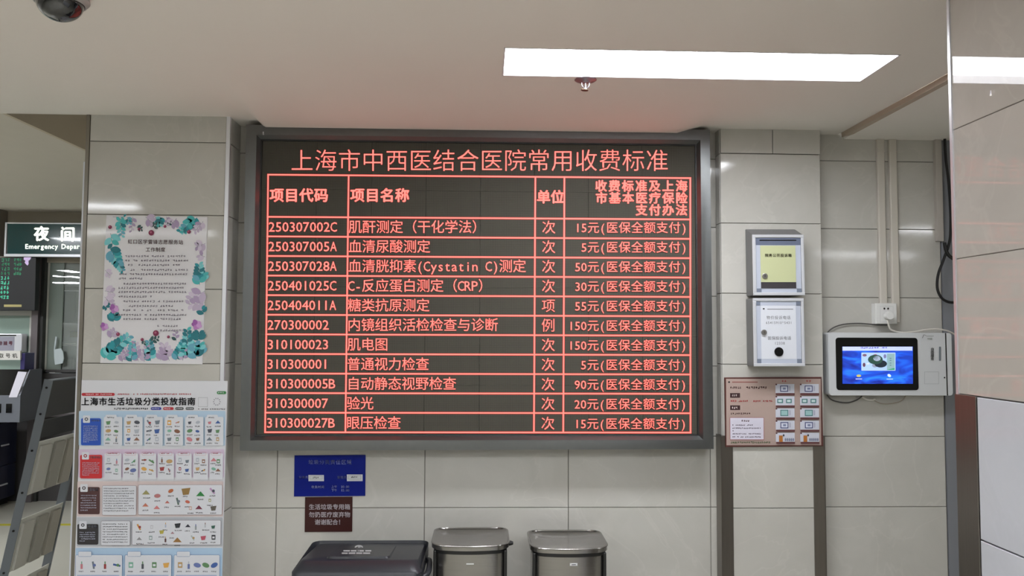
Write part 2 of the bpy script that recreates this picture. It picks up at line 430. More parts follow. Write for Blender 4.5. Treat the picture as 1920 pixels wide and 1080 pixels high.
# right column with corner guards
mb = MB(); mb.box(RX0 + .004, RX1 - .004, -.061, .003, 0, 2.4, M_GROUT)
col_r = tag(mb.build('column'), 'shallow tiled column right of the board with steel corner guards', None, None, 'structure')
offr = P(1450, 419, -.07).z - (.716 + 4 * TH)
for a, b in zip(ZR[:-1], ZR[1:]):
    a2 = a + offr if a > 0 else 0; b2 = b + offr
    if b > 2.35:
        xm = P(1448, 262, -.07).x
        tile(col_r, RX0, xm, a2, b2, -.074, 'front', M_TILE); tile(col_r, xm, RX1, a2, b2, -.074, 'front', M_TILE)
    else: tile(col_r, RX0, RX1, a2, b2, -.07, 'front', M_TILE)
    tile(col_r, -.062, -.001, a2, b2, RX0 - .001, 'left', M_TILE)
gz = P(1360, 817, -.072).z
for xa, xb, s_ in ((1353, 1375, 1), (1526, 1548, -1)):
    mb = MB(); u0, u1 = P(xa, 930, -.074).x, P(xb, 930, -.074).x
    mb.box(u0, u1, -.0745, -.0705, 0, gz, M_GUARD)
    e0 = u0 if s_ > 0 else u1 - .002
    mb.box(e0 - (.001), e0 + .003, -.0745, -.004, 0, gz, M_GUARD)
    mb.build('corner_guard', col_r, bevel=.001)

# pillar at the right, seen along its left face
mb = MB(); mb.box(PXR + .006, PXR + .6, -3.2, PYF, 0, 2.6, M_GROUT)
pil = tag(mb.build('column'), 'polished tiled pillar at the right edge mirroring the red board', None, None, 'structure')
gw = .073
zp = [PX(1792, 738, PXR).z, PX(1791, 486, PXR).z, PX(1791, 242, PXR).z]
step = zp[1] - zp[0]
lowz = [0, zp[0] - 2 * step, zp[0] - step, zp[0]]
upz = [zp[0], zp[1], zp[2], zp[2] + step]
seg = [PYF - .003, PYF - .6, PYF - 1.2, PYF - 1.8]
for a, b in zip(upz[:-1], upz[1:]):
    for y1, y0 in zip(seg[:-1], seg[1:]): tile(pil, y0, y1, a, b, PXR, 'left', M_TILE3, gap=.0014)
lz = [0.0] + [z for z in lowz[1:] if z > .02]
seg2 = [PYF - gw, PYF - gw - .6, PYF - gw - 1.2, PYF - gw - 1.8]
for a, b in zip(lz[:-1], lz[1:]):
    for y1, y0 in zip(seg2[:-1], seg2[1:]): tile(pil, y0, y1, a, b, PXR - .004, 'left', M_TILE2, gap=.003)
mb = MB(); mb.box(PXR - .006, PXR + .004, PYF - gw + .001, PYF + .002, 0, zp[0], M_GUARD); mb.box(PXR - .006, PXR + .06, PYF, PYF + .003, 0, zp[0], M_GUARD)
mb.build('corner_guard', pil, bevel=.0008)
mb = MB(); mb.box(PXR - .003, PXR + .006, PYF - .006, PYF + .003, zp[0], 2.6, mat('bright_trim', (214, 214, 220), .25, .6)); mb.build('corner_profile', pil)

# rest of the room, out of view, for the bounce and the reflections
M_PAINT = mat('wall_paint', (200, 197, 190), .7)
for n, b in (('wall_left', (-7.1, -7, -8, 10.2, 0, 3)), ('wall_front', (-7, 6.5, -8.1, -8, 0, 3)), ('wall_right', (6.5, 6.6, -8, 0, 0, 3)),
             ('wall_side', (LX0 + .2, LX0 + .3, .55, 10.2, 0, 3))):
    mb = MB(); mb.box(*b, M_PAINT); structure(mb, n)

# ================================================================== CEILING LIGHTS
def light_panel(x0, x1, y0, y1, z, label, group=None, e=PANEL_E):
    t = empty('ceiling_light', (((x0 + x1) / 2), (y0 + y1) / 2, z)); tag(t, label, 'ceiling light', group)
    a, b = (x1 - x0) / 2, (y1 - y0) / 2
    mb = MB(); f = .014
    for q in ((-a, a, b - f, b), (-a, a, -b, -b + f), (-a, -a + f, -b, b), (a - f, a, -b, b)): mb.box(*q, -.006, .004, mat('panel_frame', (206, 204, 206), .4))
    o = mb.build('frame'); o.parent = t
    mb = MB(); mb.box(-a + f, a - f, -b + f, b - f, -.003, .003, mat('panel_diffuser_%d' % e, (247, 250, 255), .5, emit=e)); o = mb.build('diffuser'); o.parent = t
    return t
t = empty('ceiling_light', ((LPX0 + LPX1) / 2, (LPY0 + LPY1) / 2, CZ)); tag(t, 'bright rectangular light panel recessed in the ceiling above the price board', 'ceiling light')
a_, b_ = (LPX1 - LPX0) / 2, (LPY1 - LPY0) / 2; REC = .026; PF = mat('panel_frame', (206, 204, 206), .4)
mb = MB()
for q in ((-a_ - .001, -a_ + .004, -b_, b_), (a_ - .004, a_ + .001, -b_, b_), (-a_, a_, -b_ - .001, -b_ + .004), (-a_, a_, b_ - .004, b_ + .001)): mb.box(*q, -.0012, REC + .01, PF)
o = mb.build('frame'); o.parent = t
mb = MB(); mb.box(-a_ + .002, a_ - .002, -b_ + .002, b_ - .002, REC, REC + .008, mat('panel_diffuser_near', (247, 250, 255), .5, emit=PANEL_E * .8)); o = mb.build('diffuser'); o.parent = t
for x, y, lb in ((-3.0, -2.55, 'slim ceiling light left of the viewer, mirrored above the flower poster'), (-3.0, -4.1, 'slim ceiling light behind the viewer on the left side'),
                 (3.95, -2.95, 'slim ceiling light far right behind the pillar, nearer the tiled wall'), (4.05, -5.0, 'slim ceiling light far right behind the pillar, farther from the tiled wall'),
                 (.3, -4.4, 'slim ceiling light straight behind the viewer'), (-.9, -6.4, 'slim ceiling light near the rear wall, left one'), (1.6, -6.4, 'slim ceiling light near the rear wall, right one')):
    light_panel(x - .6, x + .6, y - .085, y + .085, CZ - (.02 if x > 2 else .001), lb, 'ceiling lights behind the viewer', PANEL_E * 1.1)
for x, y, lb in ((-1.3, -3.3, 'added wide fill light behind the viewer, near row left'), (.6, -3.3, 'added wide fill light behind the viewer, near row right'),
                 (-1.4, -5.2, 'added wide fill light behind the viewer, far row left'), (1.9, -5.2, 'added wide fill light behind the viewer, far row right')):
    light_panel(x - .6, x + .6, y - .15, y + .15, CZ - (.02 if x > 1.3 else .001), lb, 'ceiling lights behind the viewer', PANEL_E * (1.15 if x > 0 else .75))  # wide panels added out of view to brighten walls and ceiling
for x, y, lb in ((-4.2, 1.2, 'added unseen fill panel in the side hall, nearer one'), (-5.6, 2.6, 'added unseen fill panel in the side hall, farther one')):
    light_panel(x - .6, x + .6, y - .15, y + .15, HC - .001, lb, 'added fill lights in the side hall', PANEL_E * 1.9)  # unseen panels put in to lift the brightness of the hall

# sprinkler
sp = PZ(1098, 149, CZ); t = empty('sprinkler_head', sp); tag(t, 'small pendant sprinkler head on a round steel plate below the light panel', 'sprinkler')
M_CH = mat('chrome', (150, 148, 156), .3, .9)
mb = MB(); mb.lathe([(.0, .0), (.037, 0), (.038, -.002), (.034, -.005), (.018, -.007), (.012, -.012), (0, -.012)], M_CH); o = mb.build('escutcheon', smooth=True); o.parent = t
mb = MB()
for s_ in (-1, 1): mb.tube([(s_ * .012, 0, -.008), (s_ * .0125, 0, -.018), (s_ * .008, 0, -.027), (0, 0, -.031)], .0018, M_CH)
mb.cyl((0, 0, -.031), .0025, .022, M_CH, n=10); o = mb.build('yoke_arm', smooth=True); o.parent = t
mb = MB(); mb.cyl((0, 0, -.036), .004, .006, mat('sprinkler_tip', (230, 225, 220), .3, .5), n=12); o = mb.build('tip'); o.parent = t
mb = MB(); mb.cyl((0, 0, -.038), .013, .0016, mat('deflector_brass', (96, 84, 70), .4, .8), n=18, M=Matrix.Rotation(R(5), 4, 'Y')); o = mb.build('deflector'); o.parent = t

# dome camera
dz = PZ(113, -6, CZ); t = empty('dome_camera', dz); tag(t, 'dark glossy dome security camera on the ceiling at top left', 'camera')
mb = MB(); mb.lathe([(0, 0), (.068, 0), (.07, -.008), (.062, -.018), (.058, -.019)], mat('dome_base', (160, 158, 156), .4), c=(0, 0, 0)); o = mb.build('base_ring', smooth=True); o.parent = t
mb = MB(); mb.lathe([(.057, -.014)] + [(.057 * math.cos(a), -.014 - .050 * math.sin(a)) for a in [R(8 * k) for k in range(1, 12)]], mat('dome_smoked', (14, 14, 17), .06, coat=1)); o = mb.build('dome', smooth=True); o.parent = t

# ================================================================== LED PRICE BOARD
YB, YS = -.11, -.086
OUT = [(459, 236), (1334, 241), (1335, 844), (452, 843)]
SCR = [(490, 265), (1304, 273), (1306, 815), (483, 814)]
ob = Plate(OUT, YB); pb = Plate(SCR, YS)
board = empty('price_board', ob.M); tag(board, 'large red LED price board in a brushed steel frame on the tiled wall', 'display board')
hw, hh = ob.W / 2, ob.H / 2
ci = ob.inv @ pb.M          # screen in frame space
def rect_pts(W, H, M=None, z=0):
    q = [Vector((-W / 2, -H / 2, z)), Vector((W / 2, -H / 2, z)), Vector((W / 2, H / 2, z)), Vector((-W / 2, H / 2, z))]
    return [M @ v for v in q] if M else q
sc = rect_pts(pb.W, pb.H, ci)
inner = [Vector((v.x, v.y, 0)) + Vector((math.copysign(.018, v.x), math.copysign(.020, v.y), 0)) for v in sc]
outer = rect_pts(ob.W, ob.H)
back = [v + Vector((0, 0, YB)) for v in outer]
lip = [Vector((v.x, v.y, -.018)) + Vector((math.copysign(.006, v.x), math.copysign(.006, v.y), 0)) for v in sc]; gas = [Vector((v.x, v.y, -.0195)) for v in sc]
# the four mitred lengths of the frame
for i in range(4):
    j = (i + 1) % 4; mb = MB()
    mb.mesh([back[i], back[j], outer[j], outer[i]], [(0, 1, 2, 3)], M_FRAME)
    mb.mesh([outer[i], outer[j], inner[j], inner[i]], [(0, 1, 2, 3)], M_FRAME)
    mb.mesh([inner[i], inner[j], lip[j], lip[i]], [(0, 1, 2, 3)], M_FRAME)
    o = mb.build('frame_rail'); o.parent = board
    mb = MB(); mb.mesh([lip[i], lip[j], gas[j], gas[i]], [(0, 1, 2, 3)], M_RUBBER)
    mb.mesh([gas[i], gas[j], gas[j] + Vector((0, 0, -.02)), gas[i] + Vector((0, 0, -.02))], [(0, 1, 2, 3)], M_RUBBER); k_ = mb.build('gasket'); k_.parent = o
# little hook on the frame top left
hk = ob.inv @ P(494, 250, YB); mb = MB(); mb.cyl((hk.x, hk.y - .004, 0), .0035, .008, M_ALU, n=8, r2=.001); mb.box(hk.x - .002, hk.x + .002, hk.y - .004, hk.y + .006, 0, .004, M_ALU); o = mb.build('hook'); o.parent = board

def led_panel_mat():
    m = bpy.data.materials.new('led_modules'); m.use_nodes = True; nt = m.node_tree; N = nt.nodes.new; Lk = nt.links.new; b = nt.nodes['Principled BSDF']
    tc = N('ShaderNodeTexCoord'); sv = N('ShaderNodeVectorMath'); sv.operation = 'SCALE'; sv.inputs['Scale'].default_value = 1 / .0046; Lk(tc.outputs['Object'], sv.inputs[0])
    fr = N('ShaderNodeVectorMath'); fr.operation = 'FRACTION'; Lk(sv.outputs[0], fr.inputs[0])
    sx = N('ShaderNodeSeparateXYZ'); Lk(fr.outputs[0], sx.inputs[0])
    g = []
    for k in ('X', 'Y'):
        lt = N('ShaderNodeMath'); lt.operation = 'LESS_THAN'; lt.inputs[1].default_value = .34; Lk(sx.outputs[k], lt.inputs[0]); g.append(lt)
    mx = N('ShaderNodeMath'); mx.operation = 'MAXIMUM'; Lk(g[0].outputs[0], mx.inputs[0]); Lk(g[1].outputs[0], mx.inputs[1])
    c = N('ShaderNodeMix'); c.data_type = 'RGBA'; c.inputs['A'].default_value = lin((92, 89, 80)) + (1,); c.inputs['B'].default_value = lin((52, 50, 45)) + (1,)
    Lk(mx.outputs[0], c.inputs['Factor']); Lk(c.outputs['Result'], b.inputs['Base Color']); b.inputs['Roughness'].default_value = .7; b.inputs['Specular IOR Level'].default_value = .15
    return m
M_LEDP = led_panel_mat()
# LED modules, 8 x 6 (each about 100 px across), butted together
NX, NY = 8, 6
me_ = None
for i in range(NX):
    for j in range(NY):
        a, b = pb.W / NX, pb.H / NY; mb = MB()
        if me_ is None:
            mb.cbox(-a / 2 + .0003, a / 2 - .0003, -b / 2 + .0003, b / 2 - .0003, -.012, 0, M_LEDP, .0004); o = mb.build('led_module'); me_ = o.data
        else: o = bpy.data.objects.new('led_module', me_); COL.objects.link(o)
        o.parent = board
        o.matrix_local = ci @ Matrix.Translation((-pb.W / 2 + a * (i + .5), -pb.H / 2 + b * (j + .5), 0))

M_LED = mat('red_led', (255, 116, 100), .5, emit=LED_E)
M_LED.node_tree.nodes['Principled BSDF'].inputs['Base Color'].default_value = (.3, .03, .02, 1)
M_LED.node_tree.nodes['Principled BSDF'].inputs['Emission Color'].default_value = (1, .20, .165, 1)
M_LED_HALO = mat('red_led_halo', (255, 116, 100), .5, emit=.62)  # painted glow: dim red halo round the lit text and lines
M_LED_HALO.node_tree.nodes['Principled BSDF'].inputs['Base Color'].default_value = (.3, .03, .02, 1)
M_LED_HALO.node_tree.nodes['Principled BSDF'].inputs['Emission Color'].default_value = (1, .05, .045, 1)
pb.core, pb.rim = M_LED, M_LED_HALO
def vx(xt, xb, y, yt=330, yb=812): return xt + (xb - xt) * (y - yt) / (yb - yt)
TL_, TR_ = 327, 334
hl = [(327.5, 334)] + [(406.5, 411.5)] + [(406.5 + 36.72 * k, 411.5 + 36.33 * k) for k in range(1, 12)]
vcols = [(502.5, 497.5), (653.5, 648), (1003.5, 1001.5), (1058, 1056.5), (1294, 1295)]
for ya, yb_ in hl: pb.layer('ruled_line', True); pb.line('ruled_line', vx(*vcols[0], ya) - 1.3, ya, vx(*vcols[4], yb_) + 1.3, yb_, 2.1, M_LED); pb.line('ruled_line', vx(*vcols[0], ya) - 1.8, ya, vx(*vcols[4], yb_) + 1.8, yb_, 3.8, M_LED_HALO, -.0004)
for xt, xb in vcols:
    y0 = 327.5 + 6.5 * (xt - 502) / 792; pb.layer('ruled_line', True); pb.line('ruled_line', xt, y0, xb, 810.4 + .8 * (xt - 502) / 792, 2.1, M_LED); pb.line('ruled_line', xt, y0, xb, 810.4 + .8 * (xt - 502) / 792, 3.8, M_LED_HALO, -.0004)
pb.text('title_text', '上海市中西医结合医院常用收费标准', 544, 1254, 301.5, 44, M_LED, -.011, dy=5)
BO = .026
pb.text('header_text', '项目代码', 505, 616, 366.5, 27, M_LED, BO)
pb.text('header_text', '项目名称', 656, 768, 366.5, 27, M_LED, BO)
pb.text('header_text', '单位', 1006, 1058, 369.5, 26, M_LED, BO)
pb.text('header_text', '收费标准及上海', 1114, 1290, 349, 22.5, M_LED, BO)
pb.text('header_text', '市基本医疗保险', 1115, 1290, 371.5, 22.5, M_LED, BO)
pb.text('header_text', '支付办法', 1190, 1290, 394, 22.5, M_LED, BO)
rows = [('250307002C', '肌酐测定（干化学法）', '次', '15'), ('250307005A', '血清尿酸测定', '次', '5'), ('250307028A', '血清胱抑素(Cystatin C)测定', '次', '50'),
        ('250401025C', 'C-反应蛋白测定（CRP）', '次', '30'), ('250404011A', '糖类抗原测定', '项', '55'), ('270300002', '内镜组织活检检查与诊断', '例', '150'),
        ('310100023', '肌电图', '次', '150'), ('310300001', '普通视力检查', '次', '5'), ('310300005B', '自动静态视野检查', '次', '90'),
        ('310300007', '验光', '次', '20'), ('310300027B', '眼压检查', '次', '15')]
for k, (code, nm, un, pr) in enumerate(rows):
    y = 424.7 + 36.72 * k; x = vx(504, 499.5, y); e = 12.9
    pb.text('code_text', code, x, x + e * len(code), y + .5, 25.5, M_LED, -.003)
    x = vx(654.5, 649.5, y); n = sum(1 if is_wide(c) else .5 for c in nm)
    pb.text('item_text', nm, x, x + n * 25.7, y + 1, 26, M_LED, -.005)
    xu = vx(1016, 1014.5, y); pb.text('unit_text', un, xu, xu + 26, y + 2, 26.5, M_LED, -.008)
    s_ = pr + '元(医保全额支付)'; n = sum(1 if is_wide(c) else .5 for c in s_); x1 = vx(1288, 1287, y)
    pb.text('price_text', s_, x1 - n * 23.4, x1, y + 2.5, 22.8, M_LED, -.006)
lay = pb.layers; pb.layers = {}
out_layers(lay, board, ci)

# ================================================================== WALL SIGNS UNDER THE BOARD
def sheet(name, corners, Y, th, m, label, cat, group=None, r=0):
    p = Plate(corners, Y - th)
    mb = MB(); mb.cbox(-p.W / 2, p.W / 2, -p.H / 2, p.H / 2, -th, 0, m, min(.001, th * .4))
    o = mb.build(name, M=p.M); tag(o, label, cat, group); return p, o
# blue sign
p, o = sheet('wall_sign', [(552, 854), (686, 853), (684, 930), (551, 931)], -.0005, .004, mat('sign_blue', (12, 28, 122), .35, spec=.12), 'blue waste sorting sign with two white name slips under the board', 'sign')
A = ink(150, 160, 210); B = ink(196, 206, 240)
p.text('title_text', '垃圾分类责任区域', 578, 660, 866.5, 9.2, A, .012)
p.text('small_text', '分类员', 560, 578, 895, 5.6, A, .01); p.text('small_text', '管理员', 632, 650, 895, 5.6, A, .01)
p.text('small_text', '收集时间', 583.5, 608, 913, 5.6, B, .012)
p.text('small_text', '上午', 621, 632, 912.5, 5.6, B, .012); p.text('small_text', '下午', 621, 632, 919, 5.6, B, .012)
p.text('small_text', '10:00', 639, 655, 912.5, 6.6, B, .012); p.text('small_text', '15:00', 639, 655, 919, 6.6, B, .012)
for (x0, y0, x1, y1) in ((578.5, 890.5, 607.5, 902), (650.5, 889.5, 680, 902)):
    p.rect('name_slip', x0, y0, x1, y1, ink(206, 208, 212)); 
    p.border('slip_print', x0 + 2.5, y0 + 1.5, x1 - 3, y1 - 3.5, .4, ink(120, 124, 130)); p.scribble('slip_print', x0 + 8, x1 - 8, y0 + 3, 3, 3, ink(60, 60, 62), 0)
p.finish(o)
# brown sign
p, o = sheet('wall_sign', [(572, 932.5), (661, 931.5), (660, 997), (571, 997.5)], -.0005, .004, mat('sign_brown', (58, 29, 27), .35, spec=.2), 'small dark brown notice with three white lines above the black bin', 'sign')
A = ink(196, 190, 196)
p.text('notice_text', '生活垃圾专用箱', 579, 657, 950.5, 11.0, A, .022)
p.text('notice_text', '勿扔医疗废弃物', 579, 657, 965, 11.0, A, .022)
p.text('notice_text', '谢谢配合！', 590, 645, 979, 11.0, A, .022)
p.finish(o)

# ================================================================== FLOWER POSTER
p, o = sheet('rules_poster', [(198, 403), (387.5, 407), (380, 683), (189, 681)], -.1505, .006, mat('poster_white', (214, 212, 215), .45, coat=.15), 'white rules poster with teal and purple flower border on the left column', 'poster')
C = lambda x, y: (180 + x / 3.6, 390 + y / 3.6)
teal = [ink(70, 172, 172), ink(36, 140, 150), ink(120, 196, 200), ink(30, 112, 122), ink(96, 160, 180)]; lil = [ink(184, 170, 192), ink(166, 148, 178), ink(200, 188, 206)]
pur = [ink(176, 118, 180), ink(150, 88, 160), ink(196, 150, 200)]; ber = ink(118, 30, 66); grn = ink(52, 84, 84); wine = ink(104, 44, 62)
def bound(x, y): return 60 < x < 742 and 48 < y < 1045
def sprig(cx, cy, ang, ln, n, sz, cols, lay='foliage_print'):
    ca, sa = math.cos(ang), math.sin(ang)
    a = C(cx, cy); b = C(cx + ln * ca, cy + ln * sa); 
    p.line(lay, *a, *b, .5, grn)
    for i in range(n):
        t = (i + .6) / n; sgn = 1 if i % 2 else -1; s_ = sz * 1.25 * (1.1 - .55 * t)
        lx, ly = cx + ln * t * ca, cy + ln * t * sa; la = ang + sgn * R(52)
        mx, my = lx + s_ * math.cos(la), ly + s_ * math.sin(la)
        if 45 < mx - .0 < 742 and 48 < my < 1043 and mx > 62 - my * .03: p.ell(lay, *C(mx, my), s_ / 3.6, s_ * .62 / 3.6, random.choice(cols), la, dz=.00012 * random.randint(0, 12), leaf=True)
for a in [(110, 60, 0, 80, 5, 16, teal), (160, 70, R(85), 120, 9, 19, teal), (205, 60, R(70), 50, 5, 14, teal), (245, 60, R(95), 100, 6, 14, lil), (330, 60, R(40), 60, 4, 24, lil), (395, 60, R(60), 60, 5, 16, teal),
          (430, 60, R(95), 60, 6, 17, teal), (470, 60, R(70), 50, 4, 12, lil), (540, 70, R(130), 60, 4, 24, lil), (680, 62, R(140), 150, 12, 22, teal), (640, 70, R(120), 110, 8, 20, teal), (720, 90, R(130), 90, 7, 18, lil),
          (735, 240, R(160), 60, 5, 22, lil), (735, 330, R(200), 40, 3, 20, lil), (700, 520, R(-92), 140, 12, 24, teal), (715, 500, R(-80), 100, 8, 20, teal), (735, 560, R(150), 110, 6, 30, lil), (735, 640, R(175), 110, 6, 28, lil),
          (95, 170, R(80), 80, 4, 30, teal), (90, 270, R(60), 120, 9, 28, teal), (130, 340, R(60), 100, 10, 18, teal), (60, 420, R(45), 50, 4, 16, lil), (60, 560, R(10), 60, 4, 22, lil), (60, 600, R(50), 70, 5, 22, lil),
          (55, 640, R(60), 40, 4, 16, [teal[3]]), (120, 770, R(-80), 50, 6, 24, [teal[3], teal[1]]), (90, 980, R(-40), 180, 14, 26, teal), (60, 1020, R(-50), 90, 8, 28, teal), (100, 880, R(-60), 60, 5, 20, lil),
          (245, 1040, R(-88), 130, 12, 20, teal), (180, 1040, R(-70), 90, 7, 18, lil), (290, 1035, R(-100), 130, 9, 20, lil), (330, 1040, R(-80), 110, 8, 18, lil), (375, 1035, R(-95), 140, 12, 22, teal), (440, 1030, R(-75), 110, 8, 20, lil),
          (500, 1030, R(-110), 120, 7, 26, lil), (545, 1030, R(-70), 130, 13, 20, teal), (590, 1030, R(-80), 70, 6, 18, lil), (625, 1000, R(-92), 180, 14, 24, teal), (680, 1020, R(-95), 110, 9, 30, teal), (700, 1000, R(-85), 80, 6, 26, teal),
          (690, 900, R(-80), 60, 6, 26, [teal[3]]), (730, 720, R(-110), 50, 5, 20, [teal[3], teal[1]]), (545, 900, R(-95), 70, 5, 14, [grn, lil[1]]), (270, 130, R(20), 40, 4, 12, [grn]), (370, 130, R(-20), 60, 5, 14, [grn]), (370, 900, R(-20), 60, 5, 14, [grn]), (630, 140, R(-30), 40, 4, 10, [grn]),
          (475, 110, R(-20), 40, 4, 10, [grn]), (310, 920, R(-20), 40, 4, 10, [grn])]: sprig(*a)
p.k += 3
for cx, cy, r_ in ((125, 680, 34), (60, 800, 30), (682, 788, 38)):
    for k in range(9):
        a = k * 2.4; d = r_ * .55 * math.sqrt(k / 9); p.ell('flower_print', *C(cx + d * math.cos(a), cy + d * math.sin(a)), r_ * .52 / 3.6, r_ * .4 / 3.6, pur[k % 3], a, dz=.00012 * k)
p.k += 2
for cx, cy, r_ in ((95, 130, 13), (290, 143, 10), (373, 168, 19), (465, 125, 10), (627, 162, 13), (155, 852, 13), (410, 845, 20), (318, 888, 11), (495, 870, 10)):
    p.ell('berry_print', *C(cx, cy), r_ / 3.6, r_ / 3.6, ber); p.ell('berry_print', *C(cx - 3, cy - 4), r_ * .4 / 3.6, r_ * .4 / 3.6, ink(170, 90, 120), dz=.0001)
p.text('title_text', '虹口区学雷锋志愿服务站', C(214, 0)[0], C(590, 0)[0], C(0, 228)[1], 9.0, wine, .009, dy=1.4)
p.text('title_text', '工作制度', C(335, 0)[0], C(470, 0)[0], C(0, 282)[1], 9.0, wine, .009)
for y, x0, x1 in ((320, 200, 615), (349, 200, 632), (379, 218, 580), (412, 236, 632), (441, 160, 632), (470, 158, 335), (505, 190, 628), (533, 156, 630), (561, 156, 630), (592, 156, 395), (624, 190, 610), (655, 190, 528), (684, 188, 612), (715, 156, 622), (743, 190, 586), (790, 420, 575), (819, 440, 600)):
    a = C(x0, y); b = C(x1, y); p.scribble('body_text', a[0], b[0], a[1], 3.4, 4.95, ink(150, 145, 155), .08)
p.finish(o)

# ================================================================== WASTE SORTING POSTER
p, o = sheet('sorting_poster', [(150, 713), (426, 714), (414.5, 1150), (139, 1150)], -.1505, .005, mat('poster_paper', (208, 209, 214), .4, coat=.2), 'tall waste sorting guide poster with blue, red, brown and black sections', 'poster')
C3 = lambda x, y: (140 + x / 5.683, 700 + y / 5.683)
C4 = lambda x, y: (140 + x / 5.4, 880 + y / 5.4)
def rr(lay, Cf, x0, y0, x1, y1, m, r, dz=0): a = Cf(x0, y0); b = Cf(x1, y1); p.rect(lay, a[0], a[1], b[0], b[1], m, r, dz)
def bd(lay, Cf, x0, y0, x1, y1, t, m, r, dz=0): a = Cf(x0, y0); b = Cf(x1, y1); p.border(lay, a[0], a[1], b[0], b[1], t, m, r, dz)
WHT = ink(206, 208, 214); TXT = ink(30, 30, 38)
rr('section_band', C3, 40, 400, 1600, 770, ink(172, 196, 216), 2); rr('section_band', C3, 38, 808, 1590, 1110, ink(202, 184, 204), 2)
rr('section_band', C4, 28, 120, 1505, 478, ink(206, 190, 188), 2); rr('section_band', C4, 25, 485, 1500, 780, ink(178, 182, 188), 2)
rr('section_band', C4, 15, 795, 1500, 1420, ink(166, 192, 216), 2)
rr('banner', C3, 68, 208, 420, 240, ink(178, 42, 54), 2.6); rr('banner', C3, 1508, 190, 1608, 222, ink(52, 128, 70), 2.6)
a = C3(112, 216); b = C3(395, 0); p.scribble('banner_text', a[0], b[0], a[1], 2.4, 3.1, ink(226, 190, 194)); a = C3(1520, 198); b = C3(1600, 0); p.scribble('banner_text', a[0], b[0], a[1], 2.2, 3, WHT)
a = C3(450, 213); b = C3(1265, 0); p.scribble('banner_text', a[0], b[0], a[1], 2.6, 3.3, ink(186, 50, 60), .1)
p.text('title_text', '上海市生活垃圾分类投放指南', C3(62, 0)[0], C3(1285, 0)[0], C3(0, 302)[1], 15.6, TXT, .028, dy=-.4)
a = C3(415, 366); p.scribble('small_text', a[0], C3(790, 0)[0], a[1], 3, 3.6, TXT, .03)
for i, (x0, c) in enumerate(((805, (44, 52, 150)), (937, (180, 48, 58)), (1067, (70, 72, 74)), (1177, (84, 88, 90)))):
    rr('banner', C3, x0, 360, x0 + (112 if i < 2 else 88), 390, ink(*c), 2.4); a = C3(x0 + 12, 368); p.scribble('banner_text', a[0], C3(x0 + 98, 0)[0] - (0 if i < 2 else 3), a[1], 2.2, 3, WHT)
for x0, x1 in ((1310, 1420), (1438, 1600)): a = C3(x0, 374); p.scribble('small_text', a[0], C3(x1, 0)[0], a[1], 2, 3.2, TXT)
p.border('small_text', C3(1312, 0)[0], C3(0, 256)[1], C3(1412, 0)[0], C3(0, 356)[1], .5, ink(150, 152, 156))
for k in range(10):
    aa = k * .63; cx, cy = C3(1510 + 34 * math.cos(aa), 302 + 36 * math.sin(aa)); p.ell('small_text', cx, cy, 1.4, 1.1, ink(150, 152, 160), aa)
IC = [(150, 60, 60), (110, 120, 130), (176, 144, 96), (96, 110, 160), (70, 74, 84), (120, 170, 150), (190, 120, 130), (210, 160, 80), (90, 130, 90), (170, 176, 186), (60, 90, 150), (130, 90, 70)]
def icon(cx, cy, s_, col=None):
    c = ink(*(col or random.choice(IC))); c2 = ink(*random.choice(IC)); t = random.randint(0, 5); L_ = 'pictures'
    if t == 0: p.ell(L_, cx, cy, s_, s_ * .62, c, random.uniform(-.5, .5), dz=.0001)
    elif t == 1: p.rect(L_, cx - s_ * .6, cy - s_ * .8, cx + s_ * .6, cy + s_ * .7, c, .6, .0001); p.rect(L_, cx - s_ * .35, cy - s_ * .3, cx + s_ * .35, cy + s_ * .3, WHT, 0, .0002)
    elif t == 2: p.rect(L_, cx - s_ * .3, cy - s_ * .3, cx + s_ * .3, cy + s_, c, .4, .0001); p.rect(L_, cx - s_ * .14, cy - s_, cx + s_ * .14, cy - s_ * .3, c2, 0, .0001)
    elif t == 3: p.poly(L_, [(cx - s_, cy + s_ * .4), (cx, cy - s_ * .7), (cx + s_, cy + s_ * .4)], c, .0001)
    elif t == 4:
        a_ = random.uniform(0, 3.1)
        p.line(L_, cx - s_ * math.cos(a_), cy - s_ * math.sin(a_), cx + s_ * math.cos(a_), cy + s_ * math.sin(a_), s_ * .5, c, .0001); p.ell(L_, cx + s_ * .3, cy, s_ * .4, s_ * .4, c2, 0, .0002)
    else: p.poly(L_, [(cx - s_ * .8, cy - s_ * .5), (cx + s_ * .9, cy - s_ * .7), (cx + s_ * .6, cy + s_ * .6), (cx - s_ * .5, cy + s_ * .7)], c, .0001)
def lab(x0, x1, y): p.scribble('captions', x0, x1, y, 2.3, 2.3, TXT, 0)
def head(Cf, x0, y0, x1, y1, m, ci_, title, lines):
    rr('section_card', Cf, x0, y0, x1, y1, m, 2.6); rr('icon_badge', Cf, x0 + 20, y0 - 30, x0 + 95, y0 + 48, WHT, 1.6)
    c = Cf(x0 + 57, y0 + 9); p.ell('badge_mark', *c, 3.4, 3.2, ci_, 0, .00005); p.ell('badge_mark', *c, 1.7, 1.5, WHT, 0, .0001)
    a = Cf(x0 + 108, y0 + 18); b = Cf(x1 - 12, 0); p.text('card_text', title, a[0], b[0], a[1] + 1.2, (b[0] - a[0]) / len(title) * .95, ink(196, 204, 226), .01)
    n = lines
    for k in range(n):
        t = y0 + 78 + (y1 - y0 - 100) * k / n; a = Cf(x0 + 26, t); b = Cf(x1 - (22 if k < n - 1 else 120), 0); p.scribble('card_text', a[0], b[0], a[1], 1.9, 2.7, ink(190, 196, 214), .04)
head(C3, 68, 478, 278, 765, ink(30, 76, 172), ink(40, 48, 66), '可回收物', 9)
head(C3, 60, 868, 294, 1118, ink(188, 40, 44), ink(140, 30, 34), '有害垃圾', 7)
